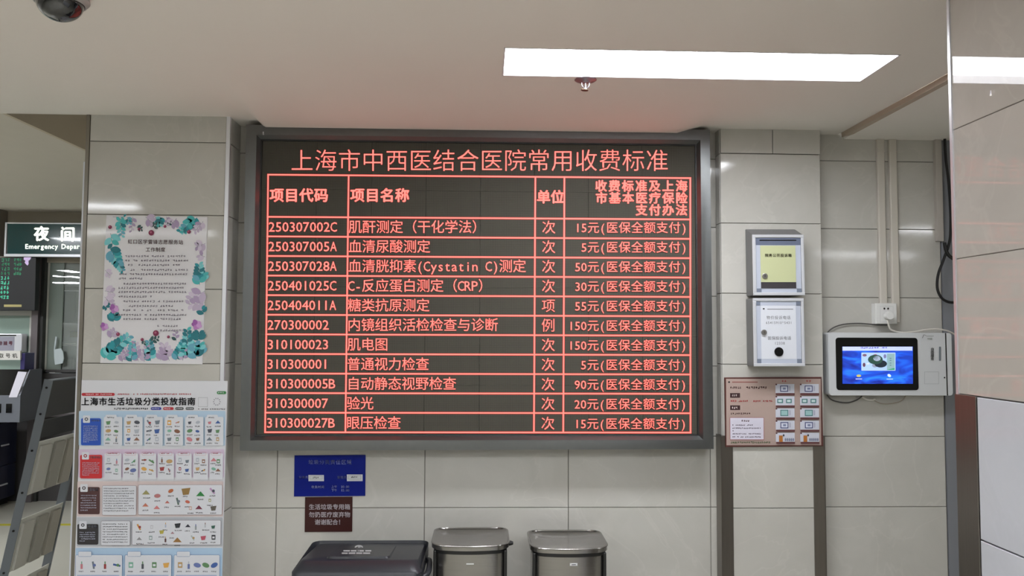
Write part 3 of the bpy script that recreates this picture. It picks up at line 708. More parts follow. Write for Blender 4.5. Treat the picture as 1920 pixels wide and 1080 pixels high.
head(C4, 42, 178, 258, 452, ink(74, 44, 44), ink(60, 50, 50), '湿垃圾', 7)
head(C4, 34, 552, 246, 760, ink(46, 44, 46), ink(40, 40, 42), '干垃圾', 5)
for x0, x1 in ((312, 508), (530, 725), (745, 940), (962, 1156), (1178, 1372), (1390, 1585)):
    rr('item_card', C3, x0, 462, x1, 768, WHT, 2.6); rr('item_card', C3, x0 + 18, 440, x1 - 60, 490, WHT, 2.2, -.0001); a = C3(x0 + 35, 462); lab(a[0], C3(x1 - 85, 0)[0], a[1])
    for cx, cy in ((x0 + 48, 525), (x1 - 58, 520), (x0 + 50, 610), (x1 - 62, 615), (x0 + 48, 700), (x1 - 60, 700)):
        icon(*C3(cx, cy), random.uniform(3.6, 6.2)); a = C3(cx - 32, cy + 36); lab(a[0], a[0] + random.uniform(8, 13), a[1])
for x0, x1 in ((322, 502), (520, 680), (700, 872), (890, 1062), (1082, 1250), (1268, 1425), (1440, 1582)):
    rr('item_card', C3, x0, 850, x1, 1130, WHT, 2.6); p.border('item_card', C3(x0 + 20, 0)[0], C3(0, 834)[1], C3(x1 - 22, 0)[0], C3(0, 872)[1], .4, ink(200, 120, 130), 2, .0001)
    a = C3(x0 + 35, 844); p.scribble('captions', a[0], C3(x1 - 38, 0)[0], a[1], 2, 2.6, ink(176, 60, 72))
    for cx, cy in ((x0 + 45, 920), (x1 - 48, 935), (x0 + 45, 1015), (x1 - 50, 1030)):
        icon(*C3(cx, cy), random.uniform(3.6, 6)); a = C3(cx - 32, cy + 32); lab(a[0], a[0] + random.uniform(8, 12), a[1])
for (x0, y0, x1, y1) in ((285, 160, 632, 462), (650, 152, 1500, 458), (275, 518, 572, 768), (590, 510, 1488, 762)):
    rr('item_card', C4, x0, y0, x1, y1, WHT, 2.6); bd('item_card', C4, x0, y0, x1, y1, .5, ink(130, 110, 112), 2.6, .0001)
for k in range(10): a = C4(302, 186 + 25 * k); p.scribble('captions', a[0], C4(616 if k % 3 else 560, 0)[0], a[1], 1.8, 2.6, TXT, .04)
for k in range(8): a = C4(294, 545 + 26 * k); p.scribble('captions', a[0], C4(550, 0)[0], a[1], 1.8, 2.6, TXT, .04)
for cx, cy, s_, c in ((730, 235, 10, (150, 144, 96)), (845, 265, 8, (170, 110, 110)), (980, 215, 7, (176, 100, 60)), (1130, 220, 13, (140, 110, 60)), (1280, 250, 11, (40, 120, 60)), (1400, 215, 9, (180, 140, 180)), (725, 360, 8, (184, 110, 90)),
                      (840, 385, 8, (200, 120, 120)), (945, 330, 6, (190, 110, 100)), (1050, 320, 9, (90, 110, 100)), (1150, 325, 6, (190, 100, 80)), (1265, 385, 9, (120, 50, 70)), (1180, 390, 6, (200, 170, 160)), (1375, 310, 5, (150, 150, 100)), (1410, 390, 9, (96, 90, 80)),
                      (660, 580, 8, (200, 140, 60)), (790, 580, 6, (190, 190, 196)), (930, 560, 6, (170, 180, 200)), (1050, 565, 9, (40, 44, 50)), (1155, 570, 7, (46, 46, 60)), (1235, 580, 7, (150, 156, 160)), (1330, 560, 6, (180, 186, 190)), (1410, 580, 6, (50, 90, 80)),
                      (665, 700, 7, (150, 150, 154)), (780, 690, 7, (150, 166, 166)), (890, 630, 7, (170, 160, 70)), (930, 705, 7, (90, 60, 60)), (1000, 640, 5, (160, 120, 130)), (1050, 715, 11, (150, 110, 60)), (1205, 690, 7, (170, 180, 180)), (1310, 690, 8, (176, 80, 96)), (1415, 685, 8, (50, 54, 60))):
    icon(*C4(cx, cy), s_ * .75, c); a = C4(cx - 30, cy + 44); lab(a[0], a[0] + random.uniform(9, 14), a[1])
for x0, x1, nm in ((20, 495, '大件垃圾'), (518, 992, '装修垃圾'), (1015, 1480, '电子废弃物')):
    rr('item_card', C4, x0, 860, x1, 1400, WHT, 2.6); bd('item_card', C4, x0, 860, x1, 1400, .6, ink(80, 120, 176), 2.6, .0001)
    rr('tab', C4, x0 + 30, 825, x0 + 165, 878, WHT, 2); bd('tab', C4, x0 + 30, 825, x0 + 165, 878, .4, ink(80, 120, 176), 2, .0001); a = C4(x0 + 50, 844); lab(a[0], C4(x0 + 150, 0)[0], a[1])
    n = 4 if x0 < 1000 else 5
    for k in range(n):
        cx = x0 + 65 + (x1 - x0 - 120) * k / (n - 1); icon(*C4(cx, 965), 7); a = C4(cx - 30, 1022); lab(a[0], a[0] + 9, a[1])
    for k in range(6): a = C4(x0 + 20, 1066 + 26 * k); p.rect('captions', a[0], a[1], C4(x1 - 30, 0)[0], a[1] + 1.1, ink(110, 136, 190))
p.finish(o)

# ================================================================== LETTER BOXES ON THE RIGHT COLUMN
YC = -.0705
def letter_box(label, fx0, fy0, fx1, fy1, depth, roof, kind):
    Yf = YC - depth
    p = Plate([(fx0, fy0), (fx1, fy0), (fx1 - 1, fy1), (fx0 + 1, fy1)], Yf)
    t = empty('letter_box', p.M); tag(t, label, 'letter box')
    w2, h2 = p.W / 2, p.H / 2
    mb = MB()
    # body: front at z=0, back at z=-depth; the roof rises towards the wall
    prof = [(-h2, 0), (-h2, -depth), (h2 + roof, -depth), (h2, 0)]     # (y, z)
    G = mat('box_side_grey', (120, 120, 122), .38, .5)
    for sgn in (-1, 1): mb.face([(sgn * w2, y, z) for y, z in (prof if sgn < 0 else prof[::-1])], G)
    for i in range(4):
        a, b = prof[i], prof[(i + 1) % 4]; mb.face([(-w2, a[0], a[1]), (w2, a[0], a[1]), (w2, b[0], b[1]), (-w2, b[0], b[1])][::-1], G)
    import bmesh
    o = mb.build('body', bevel=.004, seg=3); bm = bmesh.new(); bm.from_mesh(o.data); bmesh.ops.remove_doubles(bm, verts=bm.verts, dist=1e-5); bmesh.ops.recalc_face_normals(bm, faces=bm.faces); bm.to_mesh(o.data); bm.free(); o.parent = t
    mb = MB(); f = .016
    for q in ((-w2, w2, h2 - f * .8, h2), (-w2, w2, -h2, -h2 + f * .8), (-w2, -w2 + f * .85, -h2 + f * .8, h2 - f * .8), (w2 - f * .7, w2, -h2 + f * .8, h2 - f * .8)): mb.cbox(*q, 0, .006, M_ALU, .002)
    o = mb.build('front_frame'); o.parent = t
    p.Y = Yf - .002
    p.M = p.M @ Matrix.Translation((0, 0, .002)); p.inv = p.M.inverted()
    lb = ink(176, 182, 196); cn = ink(108, 116, 132)
    if kind == 'yellow':
        p.rect('front_panel', 1418, 446, 1502, 549, lb)
        p.rect('slot_plate', 1418, 446, 1502, 459.5, ink(92, 100, 120)); p.rect('slot', 1425, 449.5, 1494, 451.5, M_BLACK, .8)
        p.rect('notice_card', 1426, 460.5, 1492, 529, ink(184, 188, 146)); p.rect('dark_strip', 1426, 529, 1492, 540.5, ink(52, 48, 52))
        p.text('notice_text', '院务公开投诉箱', 1434, 1485, 479, 6.6, ink(70, 62, 36), .022)
        for x in (1417.5, 1492.5): p.rect('corner_piece', x, 541, x + 9, 549.5, cn)
    else:
        p.rect('front_panel', 1418.5, 564.5, 1502, 681, lb)
        p.rect('notice_card', 1427, 573, 1493, 673, ink(206, 209, 216))
        p.text('notice_text', '物价投诉电话', 1437.5, 1483, 595.5, 7.2, ink(104, 104, 108), .004)
        p.text('notice_text', '65415910*5431', 1436, 1485.5, 605, 6.6, ink(110, 110, 114), .002)
        p.text('notice_text', '医保投诉电话', 1439, 1483.5, 634, 7.2, ink(104, 104, 108), .004)
        p.text('notice_text', '12338', 1451.5, 1471.5, 643.5, 7.4, ink(104, 104, 108), .002)
        p.rect('notice_text', 1439.5, 579, 1488, 580.2, ink(120, 120, 124)); p.ell('notice_text', 1432.8, 579, 1.8, 1.5, ink(40, 40, 44))
        for x in (1418, 1493.5):
            for y in (564.5, 673): p.rect('corner_piece', x, y, x + 8.5, y + 8, cn)
        c = p.L(1459.5, 659.5); mb = MB(); mb.cyl((c[0], c[1], .002), .0185, .003, M_BLACK, n=28); o = mb.build('round_hole_cap'); o.parent = t
    p.finish(t)
    c = p.L(1433, 517.5) if kind == 'yellow' else p.L(1432, 623)
    mb = MB(); mb.cyl((c[0], c[1], .001), .011, .008, M_STEEL, n=24); o = mb.build('lock', bevel=.001); o.parent = t
    mb = MB(); mb.box(c[0] - .0006, c[0] + .0006, c[1] - .005, c[1] + .005, .009, .0096, M_BLACK); k = mb.build('keyhole'); k.parent = o
    return t
letter_box('silver letter box with pale yellow notice and slot, upper of two', 1410.5, 440, 1508, 554, .085, .034, 'yellow')
letter_box('silver letter box with white phone number notice, lower of two', 1411.5, 559, 1508, 687, .085, .0, 'white')

# ================================================================== BROWN INFORMATION BOARD
p, o = sheet('info_board', [(1358.5, 708), (1541.5, 706.5), (1543, 837), (1360.5, 838)], -.0755, .006, mat('info_brown_edge', (84, 44, 40), .4), 'tan framed step by step information board below the letter boxes', 'sign')
C2 = lambda x, y: (1350 + x / 7.2, 700 + y / 7.2)
def r2(lay, x0, y0, x1, y1, m, r=0, dz=0): a = C2(x0, y0); b = C2(x1, y1); p.rect(lay, a[0], a[1], b[0], b[1], m, r, dz)
r2('board_face', 84, 74, 1362, 970, ink(168, 147, 139))
DB = ink(72, 42, 42)
p.ell('heading_text', *C2(124, 118), 2, 1.6, ink(30, 26, 28)); r2('heading_text', 165, 112, 510, 124, ink(140, 78, 72))
a = C2(140, 176); p.scribble('heading_text', a[0], C2(310, 0)[0], a[1], 4, 3.6, DB, 0); a = C2(356, 176); p.scribble('heading_text', a[0], C2(640, 0)[0], a[1], 4, 4.4, DB, 0)
for y in (266, 432): r2('heading_tab', 136, y, 270, y + 62, ink(60, 36, 38)); a = C2(160, y + 18); p.scribble('tab_text', a[0], C2(255, 0)[0], a[1], 3.6, 3.6, ink(210, 200, 196), 0)
RD = ink(168, 40, 44); a = C2(142, 362); p.scribble('body_text', a[0], C2(385, 0)[0], a[1], 2.8, 3.7, RD); a = C2(420, 362); p.scribble('body_text', a[0], C2(730, 0)[0], a[1], 2.8, 3.7, RD)
a = C2(142, 530); p.scribble('body_text', a[0], C2(420, 0)[0], a[1], 3, 3.7, DB, 0)
r2('note_box', 128, 594, 588, 896, ink(204, 200, 214)); a = C2(128, 594); b = C2(588, 896); p.border('note_box', a[0], a[1], b[0], b[1], .7, ink(150, 66, 74), 0, .0001)
a = C2(285, 628); p.scribble('note_text', a[0], C2(410, 0)[0], a[1], 3, 4, DB, 0)
for y, x in ((688, 445), (730, 548), (768, 205), (806, 550), (848, 550)): a = C2(162, y); p.scribble('note_text', a[0], C2(x, 0)[0], a[1], 2.2, 3, ink(70, 60, 76), .06)
a = C2(140, 918); p.scribble('body_text', a[0], C2(685, 0)[0], a[1], 3.4, 3.4, ink(60, 84, 46), 0)
for x0, tx in ((745, 835), (1075, 1165)):
    a = C2(tx, 92); p.scribble('heading_text', a[0], a[0] + 12, a[1], 3.2, 5, ink(160, 60, 60), 0)
    for k, y0 in enumerate((143, 308, 470, 636, 800)):
        r2('step_picture', x0, y0, x0 + 255, y0 + 122, ink(196, 198, 210)); r2('step_bar', x0 + 5, y0 + 124, x0 + 258, y0 + 150, ink(92, 54, 56)); r2('step_bar', x0, y0 - 4, x0 + 22, y0 + 16, ink(92, 54, 56))
        D1 = ink(70, 76, 120); D2 = ink(84, 128, 130)
        if k == 4:
            r2('step_drawing', x0 + 42, y0 + 36, x0 + 92, y0 + 122, ink(168, 104, 40)); p.ell('step_drawing', *C2(x0 + 105, y0 + 34), 1.6, 2.2, ink(40, 50, 60))
            for q in range(5): p.ell('step_drawing', *C2(x0 + 130 + 26 * q, y0 + 92), 1.6, 3, ink(120, 124, 146))
        elif k == 1:
            for xx in (x0 + 22, x0 + 140): r2('step_drawing', xx, y0 + 34, xx + 78, y0 + 92, D2, .6); r2('step_drawing', xx + 14, y0 + 48, xx + 62, y0 + 78, ink(196, 214, 214), .3, .0001)
        else:
            c_ = D2 if k == 2 else D1; r2('step_drawing', x0 + 62, y0 + 20, x0 + 170, y0 + 104, c_, .7); r2('step_drawing', x0 + 74, y0 + 32, x0 + 158, y0 + 92, ink(204, 208, 222) if k != 2 else ink(150, 186, 188), .4, .0001)
            if k != 2: r2('step_drawing', x0 + 98, y0 + 48, x0 + 138, y0 + 76, ink(120, 128, 160), .3, .0002)
            r2('step_drawing', x0 + 186, y0 + 24, x0 + 190, y0 + 96, D1); r2('step_drawing', x0 + 198, y0 + 30, x0 + 200, y0 + 90, D1)
p.finish(o)

# ================================================================== WALL TERMINAL
p = Plate([(1552, 623.5), (1785, 624), (1787, 742), (1555, 741.5)], -.065)
t = empty('wall_terminal', p.M); tag(t, 'white wall mounted terminal with blue touch screen beside the pillar', 'terminal')
M_TERM = mat('terminal_white', (198, 200, 202), .38, vary=.02)
mb = MB(); mb.prism(rrect(-p.W / 2, -p.H / 2, p.W / 2, p.H / 2, .012, 5), -.058, -.003, M_TERM); mb.prism(rrect(-p.W / 2, -p.H / 2, p.W / 2, p.H / 2, .012, 5), -.003, 0, M_TERM, .994); o = mb.build('casing'); o.parent = t
p.poly('seam', [(1771.8, 624.5), (1774, 624.5), (1777.3, 741.5), (1775.2, 741.5)], M_BLACK)
p.border('card_flap', 1733, 697, 1760, 720, .5, ink(150, 154, 158)); p.ell('keyhole', 1770.6, 708, 1.4, 1.6, M_BLACK)
p.rect('card_slot', 1760, 650, 1763.6, 676.5, ink(110, 118, 124), 1)
for k, ch in enumerate('自助服务'): p.text('slot_label', ch, 1743.5, 1751.5, 655 + 6 * k, 6.6, ink(70, 70, 76), .02)
p.line('sticker', 1728.5, 634, 1731.5, 627.5, .9, ink(70, 74, 70)); p.line('sticker', 1731.5, 627.5, 1736, 629.5, .7, ink(90, 94, 90)); p.rect('sticker', 1736, 629.6, 1750, 630.6, ink(140, 146, 140)); p.rect('sticker', 1738, 634, 1747, 636, ink(150, 156, 150))
bz = [p.L(1566.5, 633), p.L(1722, 731.5)]
mb = MB(); mb.prism(rrect(bz[0][0], bz[1][1], bz[1][0], bz[0][1], .012, 5), -.001, .0022, M_BLACK); o = mb.build('bezel'); o.parent = t
def screen_mat():
    m = bpy.data.materials.new('blue_screen'); m.use_nodes = True; nt = m.node_tree; N = nt.nodes.new; Lk = nt.links.new; b = nt.nodes['Principled BSDF']
    tc = N('ShaderNodeTexCoord'); mp = N('ShaderNodeMapping'); mp.inputs['Scale'].default_value = (7, 16, 1); mp.inputs['Rotation'].default_value = (0, 0, .3); nz = N('ShaderNodeTexNoise'); nz.inputs['Scale'].default_value = 1; nz.inputs['Distortion'].default_value = 1.5
    Lk(tc.outputs['Object'], mp.inputs[0]); Lk(mp.outputs[0], nz.inputs['Vector']); cr = N('ShaderNodeValToRGB'); Lk(nz.outputs['Fac'], cr.inputs[0])
    e = cr.color_ramp.elements; e[0].position = .32; e[0].color = lin((24, 40, 150)) + (1,); e[1].position = .7; e[1].color = lin((44, 140, 255)) + (1,); x = e.new(.5); x.color = lin((28, 80, 214)) + (1,)
    Lk(cr.outputs[0], b.inputs['Emission Color']); b.inputs['Emission Strength'].default_value = 1.25; b.inputs['Base Color'].default_value = (.01, .01, .02, 1); b.inputs['Roughness'].default_value = .15
    return m
def glow(r, g, b, e=1.0): return mat('glow_%d_%d_%d' % (r, g, b), (r, g, b), .3, emit=e)
p.k = 4
p.rect('display', 1579, 650, 1711, 719.5, screen_mat())
p.rect('title_bar', 1579, 650, 1710, 657.5, glow(170, 180, 235)); p.scribble('title_bar_text', 1613, 1664, 650.6, 2.6, 5, glow(90, 90, 150, .6), .1)
p.rect('picture_card', 1614, 661, 1678, 695, glow(150, 175, 205), 1); p.rect('picture_card', 1662, 663, 1676.5, 693.5, glow(128, 160, 165, .8), 0, .0001)
for cx, cy, rx, ry, c in ((1640, 674, 14, 9, (40, 70, 60)), (1650, 682, 12, 7, (30, 40, 50)), (1643, 672, 7, 5, (180, 190, 215)), (1640, 667, 4, 3, (150, 80, 110)), (1620, 666, 4, 2.4, (110, 80, 100)), (1619, 684, 2.6, 4, (90, 60, 80)), (1639, 685, 5, 4, (130, 140, 160)), (1650, 686, 5, 3, (80, 110, 70)), (1658, 668, 2.6, 4, (110, 110, 150)), (1626, 682, 3, 1.5, (200, 210, 215)), (1652, 675, 2, 3, (200, 210, 225))):
    p.ell('picture', cx, cy, rx, ry, glow(*c, .8), 0, .0001 * random.randint(0, 5))
p.poly('picture', [(1660, 693.5), (1676, 690), (1676, 693.5)], glow(40, 130, 90)); 
for y in (671, 675, 680, 684): p.rect('picture', 1667, y, 1670, y + 1.4, glow(80, 110, 130, .7))
p.ell('app_icon', 1609, 704.5, 4.4, 2.4, glow(170, 160, 90)); p.ell('app_icon', 1666, 704, 3.6, 2.6, glow(190, 215, 255), .6); p.rect('app_icon', 1603, 709.5, 1615, 711.3, glow(150, 160, 235)); p.rect('app_icon', 1661, 709.8, 1673, 711.4, glow(150, 170, 235))
p.finish(t)

# ================================================================== CONDUITS, SOCKET, CABLES
M_CON = mat('conduit_pvc', (196, 190, 180), .45, vary=.02)
for xa, xb, yb_, lb in ((1646.5, 1660.5, 570, 'cream plastic conduit running down into the wall socket'), (1669.5, 1683.5, 604, 'cream plastic conduit passing right of the wall socket')):
    u0, u1 = P(xa + 1, 420, -.014).x, P(xb + 1, 420, -.014).x; z0 = P(xa, yb_, -.014).z
    mb = MB(); mb.prism([(u0, -.0006), (u0, -.012), (u0 + .003, -.015), (u1 - .003, -.015), (u1, -.012), (u1, -.0006)], z0, CZ - .02, M_CON)
    t = mb.build('conduit', bevel=.0008); tag(t, lb, 'conduit')
    mb = MB(); mb.box(u0 - .0012, u1 + .0012, -.0162, -.011, CZ - .075, CZ - .072, M_CON); o = mb.build('lid_joint', t)
p = Plate([(1642, 569), (1681.5, 569), (1682, 607), (1643, 607)], -.04)
t = empty('wall_socket', p.M); tag(t, 'white surface mounted socket with round plug above the terminal', 'socket')
mb = MB(); mb.cbox(-p.W / 2, p.W / 2, -p.H / 2, p.H / 2, -.039, -.008, M_WHITE, .002); o = mb.build('back_box'); o.parent = t
mb = MB(); mb.cbox(-p.W / 2 - .001, p.W / 2 + .001, -p.H / 2 - .001, p.H / 2 + .001, -.0078, 0, M_WHITE, .003); o = mb.build('face_plate'); o.parent = t
p.border('inner_plate', 1650, 574, 1675, 604, .5, ink(184, 184, 184))
for x in (1658, 1665): p.ell('pin_hole', x, 578.6, 1.7, 1.9, M_BLACK)
p.finish(t)
c = P(1663.5, 592, -.04)
t = empty('power_plug', c); tag(t, 'round white plug in the wall socket with a white cable', 'plug')
mb = MB(); mb.cyl((0, 0, 0), .0175, -.028, M_WHITE, 'Y', 24); o = mb.build('plug_body', bevel=.003); o.parent = t
pts = [(1664, 600, -.052), (1667, 612, -.05), (1672, 619, -.05), (1690, 623.5, -.045), (1715, 622, -.05), (1735, 618.5, -.055), (1755, 617, -.055), (1775, 620, -.05), (1792, 628, -.04), (1812, 640, -.03)]
mb = MB(); mb.tube([P(*q) - c for q in pts], .0036, mat('white_cable', (206, 202, 194), .5)); o = mb.build('cable', smooth=True); o.parent = t
mb = MB(); mb.tube([P(*q) for q in ((1664, 609.5, -.03), (1640, 608.5, -.012), (1610, 606.5, -.01), (1580, 608.5, -.01), (1560, 616, -.012), (1549, 628, -.012), (1546.5, 645, -.012), (1546, 690, -.012), (1548, 730, -.012), (1556, 747, -.012), (1572, 753.5, -.012), (1590, 755, -.012), (1606, 750, -.012), (1616, 743, -.02))], .0028, mat('grey_cable', (70, 68, 66), .5))
tag(mb.build('cable', smooth=True), 'thin dark grey cable looping round the left side of the terminal', 'cable')
mb = MB(); mb.tube([P(*q) for q in ((1617, 743, -.02), (1624, 748.5, -.015), (1634, 750, -.012), (1641, 748.5, -.012))], .0042, mat('white_cable', (206, 202, 194), .5))
mb.tube([P(*q) for q in ((1636, 748.5, -.013), (1648, 755, -.012), (1662, 757.5, -.012), (1680, 755, -.012), (1692, 750, -.012), (1699, 741, -.02))], .0022, mat('tan_cable', (160, 150, 136), .5))
tag(mb.build('cable', smooth=True), 'short pale cable sagging below the terminal', 'cable')
# black cable in the gap
mb = MB()
mb.tube([P(*q) for q in ((1771, 240, -.03), (1771.5, 262, -.03), (1773.5, 300, -.03), (1779, 345, -.04), (1782.5, 400, -.04), (1782, 440, -.05), (1778, 462, -.05), (1768, 490, -.05), (1759, 515, -.05), (1757.5, 540, -.05), (1765, 558, -.05), (1778, 566, -.05), (1792, 566, -.04), (1808, 556, -.03))], .0058, M_RUBBER)
t = mb.build('cable', smooth=True); tag(t, 'thick black cable hanging in the gap behind the pillar', 'cable')
mb = MB(); a = [P(*q) for q in ((1771, 455, -.052), (1774, 470, -.054), (1780, 480, -.05), (1792, 488, -.045))]; mb.tube(a, .0075, M_RUBBER); mb.build('tape_wrap', t, smooth=True)

# ================================================================== BINS
def shell(mb, rings, m, close_top=False, close_bot=True):
    n = len(rings[0]); base = len(mb.v); mb.v += [tuple(q) for r_ in rings for q in r_]; i_ = mb.mi(m)
    for k in range(len(rings) - 1):
        for i in range(n): mb.f.append((base + k * n + i, base + k * n + (i + 1) % n, base + (k + 1) * n + (i + 1) % n, base + (k + 1) * n + i)); mb.m.append(i_)
    if close_bot: mb.f.append(tuple(range(base, base + n))[::-1]); mb.m.append(i_)
    if close_top: mb.f.append(tuple(range(base + (len(rings) - 1) * n, base + len(rings) * n))); mb.m.append(i_)
def bin_ring(w_, d, z, r, bow=0, yo=0, n=5):
    pts = rrect(-w_ / 2, -d / 2, w_ / 2, d / 2, r, n); out = []
    dens = []
    for i, a in enumerate(pts):
        b = pts[(i + 1) % len(pts)]; dens.append(a)
        if abs(b[0] - a[0]) > w_ * .4:
            for k in range(1, 8): dens.append((a[0] + (b[0] - a[0]) * k / 8, a[1] + (b[1] - a[1]) * k / 8))
    for x, y in dens: out.append((x, y + yo - (bow * (1 - (2 * x / w_) ** 2) if y < 0 else 0), z))
    return out
def steel_bin(px0, px1, ytop, label, dent=False):
    Yc = -.235; Wb = (P(px1, 1040, Yc - .13) - P(px0, 1040, Yc - .13)).x; D = .25
    xc = (P(px0, 1040, Yc - .13).x + P(px1, 1040, Yc - .13).x) / 2
    ztop = P((px0 + px1) / 2, ytop, Yc + .10).z
    zc = P((px0 + px1) / 2, ytop + 33, Yc - .15).z       # lower edge of lid
    t = empty('pedal_bin', (xc, Yc, 0)); tag(t, label, 'bin')
    W1 = Wb * .95; BW = .026
    M_DK = mat('bin_black_rim', (14, 14, 15), .35)
    mb = MB(); shell(mb, [bin_ring(W1 * .98, D * .98, 0, .035, BW), bin_ring(W1 * .98, D * .98, .03, .035, BW)], M_DK, True); o = mb.build('base', smooth=True); o.parent = t
    mb = MB(); shell(mb, [bin_ring(W1 * .93, D * .93, .03, .035, BW), bin_ring(W1 * .965, D * .965, zc - .012, .035, BW)], M_STEELH, True); b_ = mb.build('body', smooth=True); b_.parent = t
    mb = MB()
    for sx in (-1, 1): mb.box(sx * W1 * .475 - .006, sx * W1 * .475 + .006, -D / 2 + .005, -D / 2 + .03, .03, zc - .006, M_DK)
    o = mb.build('side_strip', bevel=.003); o.parent = t
    mb = MB(); shell(mb, [bin_ring(W1, D, zc - .014, .04, BW), bin_ring(W1, D, zc, .04, BW)], M_DK, True); o = mb.build('rim', smooth=True); o.parent = t
    hgt = ztop - zc
    mb = MB(); l0 = zc + .018; lid = [bin_ring(Wb, D * 1.03, zc, .045, BW), bin_ring(Wb, D * 1.03, l0 - .005, .045, BW), bin_ring(Wb + .006, D * 1.03 + .006, l0 - .002, .047, BW), bin_ring(Wb + .004, D * 1.03 + .004, l0 + .001, .046, BW), bin_ring(Wb * .985, D * 1.0, l0 + .0015, .045, BW)]
    for k in range(1, 10):
        f_ = math.sin(R(9.2 * k)); g_ = 1 - .03 * (k > 0) - .95 * (1 - math.cos(R(9.2 * k)))
        lid.append(bin_ring(Wb * g_, D * 1.03 * g_, l0 + (ztop - l0) * f_, .045 * g_ + .001, BW * g_, .02 * (1 - g_)))
    shell(mb, lid, M_STEELH, True, True); o = mb.build('lid', smooth=True); o.parent = t
    mb = MB(); mb.box(-.05, .05, -D / 2 - .045, -D / 2 + .01, .008, .02, M_DK); o = mb.build('pedal', bevel=.004); o.parent = t
    return t, xc, Yc, D, zc, W1, BW
t, xc, Yc, D, zc, W1, BW = steel_bin(808, 955, 1000, 'brushed steel pedal bin standing next to the black bin')
mb = MB(); mb.cyl((W1 / 2 + .006, -.06, zc + .005), .012, .018, M_RUBBER, 'X', 6, r2=.006); o = mb.build('lid_catch'); o.parent = t
mb = MB(); mb.box(-.014, .014, -D / 2 * .965 - BW - .002, -D / 2 * .965 - BW + .001, zc - .05, zc - .046, ink(196, 196, 196)); o = mb.build('maker_plate'); o.parent = t
t, xc, Yc, D, zc, W1, BW = steel_bin(995, 1142, 1005, 'brushed steel pedal bin standing alone on the right')
mb = MB(); mb.box(-.002, .026, -D / 2 * .965 - BW - .002, -D / 2 * .965 - BW + .001, zc - .045, zc - .036, ink(206, 206, 208)); mb.box(.004, .02, -D / 2 * .965 - BW - .0026, -D / 2 * .965 - BW, zc - .042, zc - .0395, ink(60, 60, 64)); o = mb.build('maker_plate'); o.parent = t
mb = MB(); mb.prism([(.055, -D / 2 - .008), (.1, -D / 2 - .008), (.1, -D / 2 + .01), (.055, -D / 2 + .01)], zc - .024, zc - .012, mat('bin_black_rim', (14, 14, 15), .35)); o = mb.build('lid_catch', bevel=.003); o.parent = t

# black bin
Yb0 = -.10; zb = P(680, 1018, Yb0).z; xl, xr = P(577, 1018, Yb0).x, P(781, 1018, Yb0).x
Yf0 = -.50; zf = P(660, 1071, Yf0).z
fl, fr = P(543, 1074, Yf0).x, P(790, 1074, Yf0).x
xc = (fl + fr) / 2; t = empty('rubbish_bin', (xc, (Yb0 + Yf0) / 2, 0)); tag(t, 'large black plastic bin with a sloping printed lid', 'bin')
yc = (Yb0 + Yf0) / 2; M_BK = mat('bin_black', (42, 44, 50), .38, bump=.15, scale=240); hw2 = (fr - fl) / 2; hd = (Yb0 - Yf0) / 2
def rg(x0, x1, y0, y1, z0, z1, r):   # ring whose height runs from z0 (front) to z1 (back)
    return [(x, y, z0 + (z1 - z0) * (y - y0) / (y1 - y0)) for x, y in rrect(x0, y0, x1, y1, r, 4)]
bl, br = xl - xc, xr - xc
mb = MB(); shell(mb, [rg(-hw2 * .78, hw2 * .78, -hd * .8, hd * .8, 0, 0, .03), rg(-hw2 * .94, hw2 * .94, -hd * .94, hd * .94, zf - .04, zf - .04, .03)], M_BK, True); o = mb.build('body', smooth=True); o.parent = t
mb = MB()
shell(mb, [rg(-hw2, hw2, -hd, hd, zf - .045, zf - .045, .035), rg(-hw2, hw2, -hd, hd, zf - .012, zf + .004, .035), rg(-hw2 * .97, hw2 * .97, -hd * .96, hd * .97, zf + .0, zb - .022, .035), rg(-hw2 * .90, hw2 * .93, -hd * .78, hd * .97, zf + .022, zb - .001, .03), rg(-hw2 * .88, hw2 * .91, -hd * .74, hd * .955, zf + .024, zb, .03)], M_BK, True)
o = mb.build('lid', smooth=True); o.parent = t
tr = rg(-hw2 * .50, hw2 * .46, -hd * .62, hd * .80, zf + .0265, zb + .0005, .02); mb = MB()
mb.mesh([(x, y, z + .003) for x, y, z in tr] + [(x * 1.04, y * 1.03, z - .004) for x, y, z in tr], [tuple(range(len(tr)))] + [(len(tr) + i, len(tr) + (i + 1) % len(tr), (i + 1) % len(tr), i) for i in range(len(tr))], M_BK); o = mb.build('raised_panel'); o.parent = t
# printed text on the raised panel
slope = math.atan2(zb - zf - .026, hd * 1.42)
def zat(y): a0, a1 = -hd * .62, hd * .80; return zf + .0265 + (zb + .0005 - zf - .0265) * (y - a0) / (a1 - a0) + .0036
mb = MB(); WI = ink(186, 188, 190)
for txt, y0, cw, x0 in (('干垃圾', .075, .030, -.07),):
    pass
def onlid(px, py): 
    d = ray(px, py); lo, hi = 1.5, 4.5
    for _ in range(40):
        m_ = (lo + hi) / 2; q = CAM + d * m_; 
        if q.z < zat(q.y - yc): hi = m_
        else: lo = m_
    q = CAM + d * lo; return (q.x - xc, q.y - yc, zat(q.y - yc) + .0004)
def lidrect(x0, y0, x1, y1): mb.face([onlid(x0, y1), onlid(x1, y1), onlid(x1, y0), onlid(x0, y0)], WI)
for a, b in ((644, 656), (658, 668), (671, 672.4), (674, 682), (685, 696)): lidrect(a, 1031.6, b, 1034.4)
for a, b in ((641, 652), (654, 666), (668, 679), (681, 694)): lidrect(a, 1036, b, 1038.8)
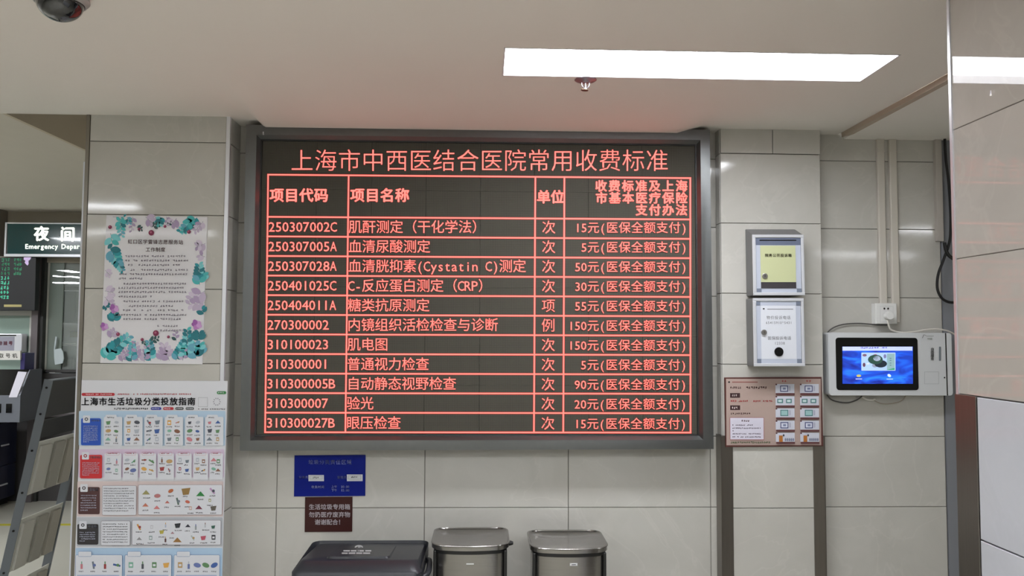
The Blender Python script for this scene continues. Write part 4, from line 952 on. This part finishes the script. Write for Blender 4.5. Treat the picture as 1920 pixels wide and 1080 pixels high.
for k in range(9):
    a0, a1 = math.pi * (k / 9), math.pi * ((k + 1) / 9)
    mb.face([onlid(673 - 8 * math.cos(a0), 1027 - 5 * math.sin(a0)), onlid(673 - 8 * math.cos(a1), 1027 - 5 * math.sin(a1)), onlid(673 - 5 * math.cos(a1), 1027 - 2.6 * math.sin(a1)), onlid(673 - 5 * math.cos(a0), 1027 - 2.6 * math.sin(a0))], WI)
mb.face([onlid(671, 1027), onlid(676, 1027), onlid(676, 1024.6), onlid(671, 1024.6)], WI)
o = mb.build('lid_print'); o.parent = t
mb = MB(); mb.tube([(hw2 * .99, hd * .2, zf - .03), (hw2 + .014, hd * .1, zf - .028), (hw2 + .016, -hd * .4, zf - .04), (hw2 * .99, -hd * .55, zf - .05)], .011, M_BK, n=10); o = mb.build('handle', smooth=True); o.parent = t

# ================================================================== SIDE HALL AT THE LEFT
WY = HY
def W(px, py, Y=WY): return P(px, py, Y)
def hx(px, Y=WY, py=550): return P(px, py, Y).x
def hz(py, Y=WY, px=75): return P(px, py, Y).z
M_GREY = mat('counter_grey', (70, 68, 68), .4, vary=.05); M_POST = mat('post_grey', (112, 106, 108), .35, .4); M_BEIGE = mat('hall_wall', (170, 162, 146), .7)
M_FR = mat('white_frame', (186, 186, 180), .4)
mb = MB()
mb.box(-7, LX0 + .2, WY, WY + .1, hz(492), HC, M_BEIGE)               # band above the windows
mb.box(-7, LX0 + .2, WY, WY + .1, 0, hz(700), M_GREY)                     # counter wall
wall_hall = structure(mb, 'wall_hall')
mb = MB(); mb.box(hx(68), hx(80), WY - .06, WY + .06, 0, hz(483), M_POST); mb.box(hx(80.5), hx(86), WY - .03, WY + .1, 0, hz(483), mat('dark_jamb', (46, 48, 46), .5)); structure(mb, 'trim_4')
mb = MB(); mb.box(hx(60), hx(68), WY - .02, WY + .03, hz(760), hz(483), M_FR); mb.box(hx(-60), hx(60), WY - .02, WY + .03, hz(592), hz(582), M_FR); structure(mb, 'trim_5')
mb = MB(); mb.box(hx(1), hx(11.5), WY - .14, WY - .02, hz(482), HC, mat('pale_post', (150, 144, 136), .35, .3)); structure(mb, 'trim_6', bevel=.004)
# frosted partition pane at left
mb = MB(); mb.box(-7, hx(60), WY + .0, WY + .012, hz(760), hz(500), mat('frosted_pane', (138, 156, 146), .25, trans=.0)); o = structure(mb, 'window_1')
# staff window: pane and opening
GL_ = mat('clear_glass', (235, 245, 240), .02, alpha=.18)
mb = MB(); mb.box(hx(88), hx(115), WY + .03, WY + .045, hz(694), hz(484), mat('milky_pane', (150, 162, 154), .2, alpha=.62)); w2_ = structure(mb, 'window_2')
mb = MB(); mb.box(hx(86), hx(89), WY + .02, WY + .055, hz(697), hz(484), M_FR); mb.box(hx(86), hx(154), WY + .02, WY + .055, hz(698), hz(693), M_GREY); mb.build('window_frame', w2_)
mb = MB(); mb.box(hx(115.5), hx(165), WY + .05, WY + .055, hz(694), hz(484), GL_); mb.build('pane', w2_)
# sill shelf
mb = MB(); mb.box(hx(52), hx(160), WY - .10, WY, hz(779) - .0, hz(772), M_POST); structure(mb, 'trim_7', bevel=.003)
# room behind the glass
YR = 10.0
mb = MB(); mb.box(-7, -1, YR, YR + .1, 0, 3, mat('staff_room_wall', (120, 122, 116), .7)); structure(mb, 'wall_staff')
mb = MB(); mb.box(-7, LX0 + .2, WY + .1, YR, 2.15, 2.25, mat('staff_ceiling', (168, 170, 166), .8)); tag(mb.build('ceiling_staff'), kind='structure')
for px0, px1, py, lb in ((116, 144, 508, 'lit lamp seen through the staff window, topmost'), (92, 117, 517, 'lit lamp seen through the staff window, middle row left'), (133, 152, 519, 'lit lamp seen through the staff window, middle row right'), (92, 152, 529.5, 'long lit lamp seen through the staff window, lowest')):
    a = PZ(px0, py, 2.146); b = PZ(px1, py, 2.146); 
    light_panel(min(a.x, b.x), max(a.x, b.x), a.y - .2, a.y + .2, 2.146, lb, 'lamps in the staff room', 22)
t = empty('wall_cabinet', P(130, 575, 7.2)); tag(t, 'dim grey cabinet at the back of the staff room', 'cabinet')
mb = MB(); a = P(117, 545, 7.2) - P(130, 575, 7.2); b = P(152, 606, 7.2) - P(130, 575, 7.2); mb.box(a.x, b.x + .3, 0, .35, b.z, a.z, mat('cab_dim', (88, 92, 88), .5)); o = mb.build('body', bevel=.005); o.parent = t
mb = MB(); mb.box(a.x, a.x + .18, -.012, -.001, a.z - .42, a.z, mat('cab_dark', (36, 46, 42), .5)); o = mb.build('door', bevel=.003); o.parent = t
c = P(131, 623, 4.6); t = empty('copier', c); tag(t, 'white machine with a yellow tag behind the staff window', 'machine')
a = P(114, 605, 4.6) - c; b = P(149, 643, 4.6) - c
mb = MB(); mb.box(a.x, b.x + .2, 0, .4, b.z, a.z, mat('machine_white', (214, 218, 222), .35)); o = mb.build('body', bevel=.012); o.parent = t
a = P(131.5, 622, 4.6) - c; b = P(147, 632.5, 4.6) - c; mb = MB(); mb.box(a.x, b.x, -.004, -.001, b.z, a.z, ink(160, 156, 96)); o = mb.build('tag'); o.parent = t
c = P(131, 668, 4.5); t = empty('desk_cabinet', c); tag(t, 'dark low cabinet under the white machine behind the window', 'cabinet')
a = P(110, 646.5, 4.5) - c; mb = MB(); mb.box(a.x, a.x + 1.1, .05, .5, -c.z, a.z - .0, mat('cab_black', (30, 34, 32), .5)); o = mb.build('body', bevel=.006); o.parent = t
mb = MB(); mb.box(a.x - .02, a.x + 1.12, .04, .51, a.z - .012, a.z + .001, mat('cab_top', (150, 150, 140), .5)); o = mb.build('worktop'); o.parent = t
a = P(124, 673, 4.48) - c; b = P(132, 692, 4.48) - c; mb = MB(); mb.box(a.x, b.x, .0, .049, b.z, a.z, mat('drawer_grey', (96, 98, 96), .5)); o = mb.build('drawer', bevel=.004); o.parent = t
# white cloth hanging at the window
mb = MB(); pts = [(104, 631), (106.5, 632), (105, 645), (103, 655), (114.5, 653), (118, 660), (119.5, 672), (117.5, 681), (103, 684), (101.5, 672), (101, 655), (102.5, 640)]
q = [P(x, y, WY - .004) for x, y in pts]; n = len(q)
mb.mesh([v for v in q] + [v + Vector((0, .01, 0)) for v in q], [tuple(range(n))[::-1], tuple(range(n, 2 * n))] + [(i, (i + 1) % n, n + (i + 1) % n, n + i) for i in range(n)], mat('cloth', (178, 188, 190), .9, bump=.4, scale=14))
tag(mb.build('cloth'), 'pale cloth hanging from a hook at the staff window', 'cloth')

# green sign
p = Plate([(10, 416), (262, 420), (260, 482), (8, 482)], WY - .16)
t = empty('hanging_sign', p.M); tag(t, 'dark green lit sign with white lettering above the staff window', 'sign')
w2, h2 = p.W / 2, p.H / 2; mb = MB(); mb.box(-w2, w2, -h2, h2, -.1, -.004, M_POST); o = mb.build('casing', bevel=.004); o.parent = t
mb = MB(); f = .016
for q in ((-w2, w2, h2 - f * .7, h2), (-w2, w2, -h2, -h2 + f * 1.5), (-w2, -w2 + f, -h2 + f * 1.5, h2 - f * .7), (w2 - f, w2, -h2 + f * 1.5, h2 - f * .7)): mb.cbox(*q, -.004, .006, M_ALU, .002)
o = mb.build('frame'); o.parent = t
p.k = 0
p.rect('sign_face', 14, 419.5, 257, 477, mat('sign_green', (10, 62, 64), .16, emit=0, coat=.5))
SW = mat('sign_white', (235, 240, 232), .4, emit=.7)
p.text('sign_text', '夜', 61, 95, 438.5, 29, SW, .045); p.text('sign_text', '间', 109, 145, 439.5, 29, SW, .045); p.text('sign_text', '急', 160, 194, 440, 29, SW, .045); p.text('sign_text', '诊', 208, 242, 440, 29, SW, .045)
def latin(p, lay, s_, x, yb, size, m, bold, track=1.06):
    mb_, z = p.layer(lay)
    for ch in s_:
        if ch == ' ': x += size * .42; continue
        vs, fs = glyph(ch, bold); mn = min(v[0] for v in vs); mxx = max(v[0] for v in vs)
        mb_.mesh([(*p.L(x + (v[0] - mn) * size, yb - v[1] * size), z) for v in vs], fs, m); x += (mxx - mn) * size * track + size * .07
latin(p, 'sign_text', 'Emergency Department', 47.5, 466.5, 12.6, SW, .03, 1.0)
p.finish(t)
# LED name screen
p = Plate([(-70, 483), (66, 483), (67, 582), (-70, 583)], WY - .16)
t = empty('name_screen', p.M); tag(t, 'black hanging screen with green names below the green sign', 'screen'); mb = MB(); mb.box(-p.W / 2, p.W / 2, -p.H / 2, p.H / 2, -.06, 0, M_DARK); o = mb.build('casing', bevel=.004); o.parent = t
mb = MB(); mb.box(p.W / 2 - .3, p.W / 2 - .26, -.02, .02, -.14, -.06, M_DARK); o = mb.build('bracket'); o.parent = t
G1 = mat('green_led', (70, 170, 140), .5, emit=.55); G2 = mat('green_led_dim', (40, 120, 84), .5, emit=.4)
for k, y in enumerate((484, 492.5, 501, 509.5, 518, 527, 536, 545, 554)):
    p.scribble('name_text', 1.5, 19, y, 6, 5.8, G1 if k > 3 else G2, 0)
    if k < 4: p.scribble('name_text', 25, 40, y, 6, 5.2, G2, 0)
p.poly('flower_mark', [(43, 482.5), (57, 482.5), (55, 487), (52, 489), (52.5, 495), (50.5, 498), (47, 495), (45, 492), (46.5, 489), (43, 487)], mat('pink_mark', (196, 176, 216), .5, emit=.4))
p.rect('ticker_text', 9, 571, 42, 575.5, mat('amber_led', (150, 140, 90), .5, emit=.3)); p.finish(t)

# navy cabinet run along the side, with kiosk
NX0 = -3.93; M_NAVY = mat('navy_laminate', (26, 30, 52), .3, coat=.3); ztp = PX(2, 787, NX0).z
t = empty('cabinet', (NX0, 2.9, 0)); tag(t, 'navy blue office cabinet under the ticket machine', 'cabinet')
y0_, y1_ = -.9, WY - 2.9 - .06
mb = MB(); mb.box(-.6, 0, y0_, y1_, .06, ztp - .025, M_NAVY); mb.box(-.55, -.04, y0_, y1_, 0, .06, M_DARK); o = mb.build('body', bevel=.002); o.parent = t
mb = MB(); mb.box(-.62, .025, y0_ - .02, y1_, ztp - .025, ztp, mat('navy_top', (58, 58, 66), .25, coat=.3)); o = mb.build('worktop', bevel=.004); o.parent = t
ysp = -.02; zsp = PX(20, 868, NX0).z
for k, (ya, yb2) in enumerate(((y0_ + .01, ysp - .32), (ysp - .31, ysp + .30), (ysp + .31, y1_ - .01))):
    mb = MB(); mb.box(0, .018, ya, yb2, zsp + .004, ztp - .032, M_NAVY); dr = mb.build('drawer', bevel=.002); dr.parent = t
    mb = MB(); mb.box(.0185, .03, (ya + yb2) / 2 - .05, (ya + yb2) / 2 + .05, zsp + .16, zsp + .172, M_ALU); h_ = mb.build('handle', bevel=.002); h_.parent = dr
    mb = MB(); mb.box(0, .018, ya, yb2, .07, zsp - .004, M_NAVY); dr = mb.build('door', bevel=.002); dr.parent = t
    mb = MB(); mb.box(.0185, .03, (ya + yb2) / 2 - .05, (ya + yb2) / 2 + .05, zsp - .16, zsp - .148, M_ALU); h_ = mb.build('handle', bevel=.002); h_.parent = dr
# ticket machine on it
YK = 3.15; c = Vector((hx(25, YK, 740), YK, ztp)); t = empty('ticket_machine', c); tag(t, 'grey desktop ticket machine with white label standing on the navy cabinet', 'machine')
K = lambda px, py, dy=0: P(px, py, YK + dy) - c
x0_, x1_ = K(-45, 740).x, K(30, 740).x; xs_ = K(50, 740).x
M_KG = mat('kiosk_grey', (120, 124, 132), .35, .3)
zt_ = K(20, 741).z; zs_ = K(40, 700).z
mb = MB(); mb.box(x0_, x1_, 0, .3, 0, zt_, M_KG)
prof = [(0.0, 0), (.35, 0), (.35, zs_), (.12, zs_)]
xa_, xb_ = x1_ - .0, x1_ + .045
vs = [(x1_, 0, 0), (x1_, .3, 0), (x1_, .3, K(45, 695).z), (x1_, .12, K(45, 695).z), (x1_, 0, zt_)]; vs2 = [(x + .035, y, z) for x, y, z in vs]
mb.mesh(vs + vs2, [(0, 1, 2, 3, 4), (9, 8, 7, 6, 5)] + [(i, 5 + i, 5 + (i + 1) % 5, (i + 1) % 5) for i in range(5)], M_KG); o = mb.build('body'); o.parent = t
a = K(-45, 695); b = K(30, 738); zt2 = K(20, 694).z
mb = MB(); mb.mesh([(x0_, .0, zt_), (x1_ - .0, 0, zt_), (x1_ + .03, .12, zt2), (x0_, .12, zt2), (x0_, .13, zt_), (x1_, .13, zt_)], [(0, 1, 2, 3), (3, 2, 5, 4), (1, 5, 2), (0, 3, 4)], M_BLACK); o = mb.build('screen'); o.parent = t
mb = MB(); l0 = K(17, 745); l1 = K(32, 745); u0 = K(31, 697); u1 = K(47.5, 698)
mb.mesh([(l0.x, -.004, l0.z), (l1.x, -.004, l1.z), (u1.x, .02, u1.z), (u0.x, .02, u0.z), (l0.x, .01, l0.z), (l1.x, .01, l1.z), (u1.x, .035, u1.z), (u0.x, .035, u0.z)], [(0, 1, 2, 3), (7, 6, 5, 4), (1, 5, 6, 2), (0, 3, 7, 4), (3, 2, 6, 7), (0, 4, 5, 1)], mat('label_white', (208, 206, 216), .4)); o = mb.build('ticket_chute'); o.parent = t
for pxa in (-8, 12):
    a = K(pxa, 757); b = K(pxa + 10, 774); mb = MB(); mb.box(a.x, b.x, -.004, -.0005, max(.01, b.z), a.z, M_BLACK); o = mb.build('slot'); o.parent = t
pp = Plate([(-45, 658), (40, 657.5), (36, 675), (-45, 675)], YK + .10); 
mb = MB(); mb.box(-pp.W / 2, pp.W / 2, -pp.H / 2, pp.H / 2, -.02, 0, mat('label_card', (204, 202, 196), .5)); hd_ = mb.build('header_card'); hd_.matrix_world = Matrix.Translation(-c) @ pp.M; hd_.parent = t
pp.text('header_text', '取号机', -4, 34, 667, 9.5, ink(44, 42, 40), .012); 
out_layers(pp.layers, hd_)
mb = MB(); a = K(36, 662, .1); b = K(43, 700, .1); mb.box(a.x, b.x, .12, .26, zs_ - .0, a.z, mat('blue_back', (50, 44, 96), .4)); o = mb.build('head_back', bevel=.004); o.parent = t
# small notice box with red letters on the partition
pp = Plate([(-50, 625), (41, 626), (41, 660), (-50, 660)], WY - .10)
t = empty('notice_box', pp.M); tag(t, 'small framed notice box with red characters behind the ticket machine', 'sign'); mb = MB(); mb.box(-pp.W / 2, pp.W / 2, -pp.H / 2, pp.H / 2, -.085, 0, M_ALU); o = mb.build('frame', bevel=.006); o.parent = t
pp.rect('notice_face', -44, 631, 27, 658, ink(140, 138, 150)); pp.rect('top_slot', -44, 627.8, 30, 630, M_BLACK); pp.text('notice_text', '自助挂号', -14, 25, 643.5, 8, ink(130, 30, 60), .03); pp.finish(t)
# support under it
mb = MB(); 
# yellow line on the floor
a = PZ(0, 984, 0); mb = MB(); mb.box(-6.9, LX0, a.y - .03, a.y + .025, 0, .0015, mat('yellow_tape', (168, 160, 44), .5)); tag(mb.build('floor_tape'), 'yellow marking tape across the hall floor', 'tape')

# ================================================================== LEAFLET RACK
dL = 4.2; YL = CAM.y + dL; YRr = CAM.y + dL * 1.1
Lt = P(92, 712, YL); Lb = P(7, 1080, YL); dirv = (Lb - Lt); Lf = Lt + dirv * (Lt.z / (Lt.z - Lb.z))     # foot on the floor
t = empty('leaflet_rack', (Lf.x, (YL + YRr) / 2, 0)); tag(t, 'leaning grey metal leaflet rack standing in the side hall', 'rack'); org = Vector((Lf.x, (YL + YRr) / 2, 0))
M_RK = mat('rack_grey', (118, 124, 132), .35, .5); M_RKD = mat('rack_dark', (58, 58, 58), .4, .3)
def at_rack(s_, Y, o_=0):      # s_ = fraction from the top; o_ offset normal to the frame
    q = Lt + (Lf - Lt) * s_; nrm = Vector((-(Lf - Lt).z, 0, (Lf - Lt).x)).normalized()
    return Vector((q.x, Y, q.z)) + nrm * o_ - org
def slab(name, s0, s1, Ya, Yb, o0, o1, m, parent=t, skew=0):
    mb = MB(); v = [at_rack(s0, Ya, o0), at_rack(s0, Yb, o0), at_rack(s1, Yb, o0), at_rack(s1, Ya, o0), at_rack(s0, Ya, o1), at_rack(s0, Yb, o1), at_rack(s1, Yb, o1), at_rack(s1, Ya, o1)]
    mb.mesh(v, [(0, 1, 2, 3), (7, 6, 5, 4), (0, 4, 5, 1), (1, 5, 6, 2), (2, 6, 7, 3), (3, 7, 4, 0)], m); o = mb.build(name); o.parent = parent; return o
nrm = Vector((-(Lf - Lt).z, 0, (Lf - Lt).x)).normalized()
rail = slab('side_rail', 0, 1, YL - .004, YL, -.022, .022, M_RK)
rail2 = slab('side_rail', 0, 1, YRr, YRr + .012, -.022, .022, M_RK)
def sy(py): return (py - 712) / (1080 - 712) * (Lt.z - Lb.z) / Lt.z
for py in (727, 777, 846, 925, 996, 1074):
    q = at_rack(sy(py), YL - .006); mb = MB(); mb.cyl((q.x, q.y + .001, q.z), .0055, -.004, M_BLACK, 'Y', 12); o = mb.build('bolt'); o.parent = t
M_PP = mat('rack_plate', (214, 214, 206), .35, .2, vary=.12, scale=9); 
for s0, s1, m in ((714, 783, M_RKD), (788, 822, M_DARK), (829, 930, M_PP), (975, 1074, M_PP), (1100, 1190, M_PP)):
    pl = slab('back_plate', sy(s0), sy(s1), YL, YRr, .012, .016, m)
    if m is M_PP:
        for k, (u0, u1, c_) in enumerate(((.06, .3, (196, 194, 186)), (.40, .62, (166, 163, 154)), (.72, .93, (172, 167, 156)))):
            slab('paper_stack', sy(s0 + 8), sy(s1 - 3), YL + (YRr - YL) * u0, YL + (YRr - YL) * u1, .0162, .030, ink(*c_), t)
            slab('paper_stack', sy(s0 + 8), sy(s1 - 3), YL + (YRr - YL) * u0, YL + (YRr - YL) * u1, .004, .0118, ink(*c_), t)
slab('top_bar', 0, .012, YL, YRr, -.01, .014, M_RK)
for Y in (YRr + .02,):
    mb = MB(); f0 = Vector((Lt.x + .35, Y, 0)) - org; tp = Vector((Lt.x, Y, Lt.z - .03)) - org
    mb.tube([tp, f0 + Vector((0, 0, .004))], .012, M_RK, sub=1); o = mb.build('stay_leg', smooth=True); o.parent = t

# tidy
bpy.data.objects.remove(_to)
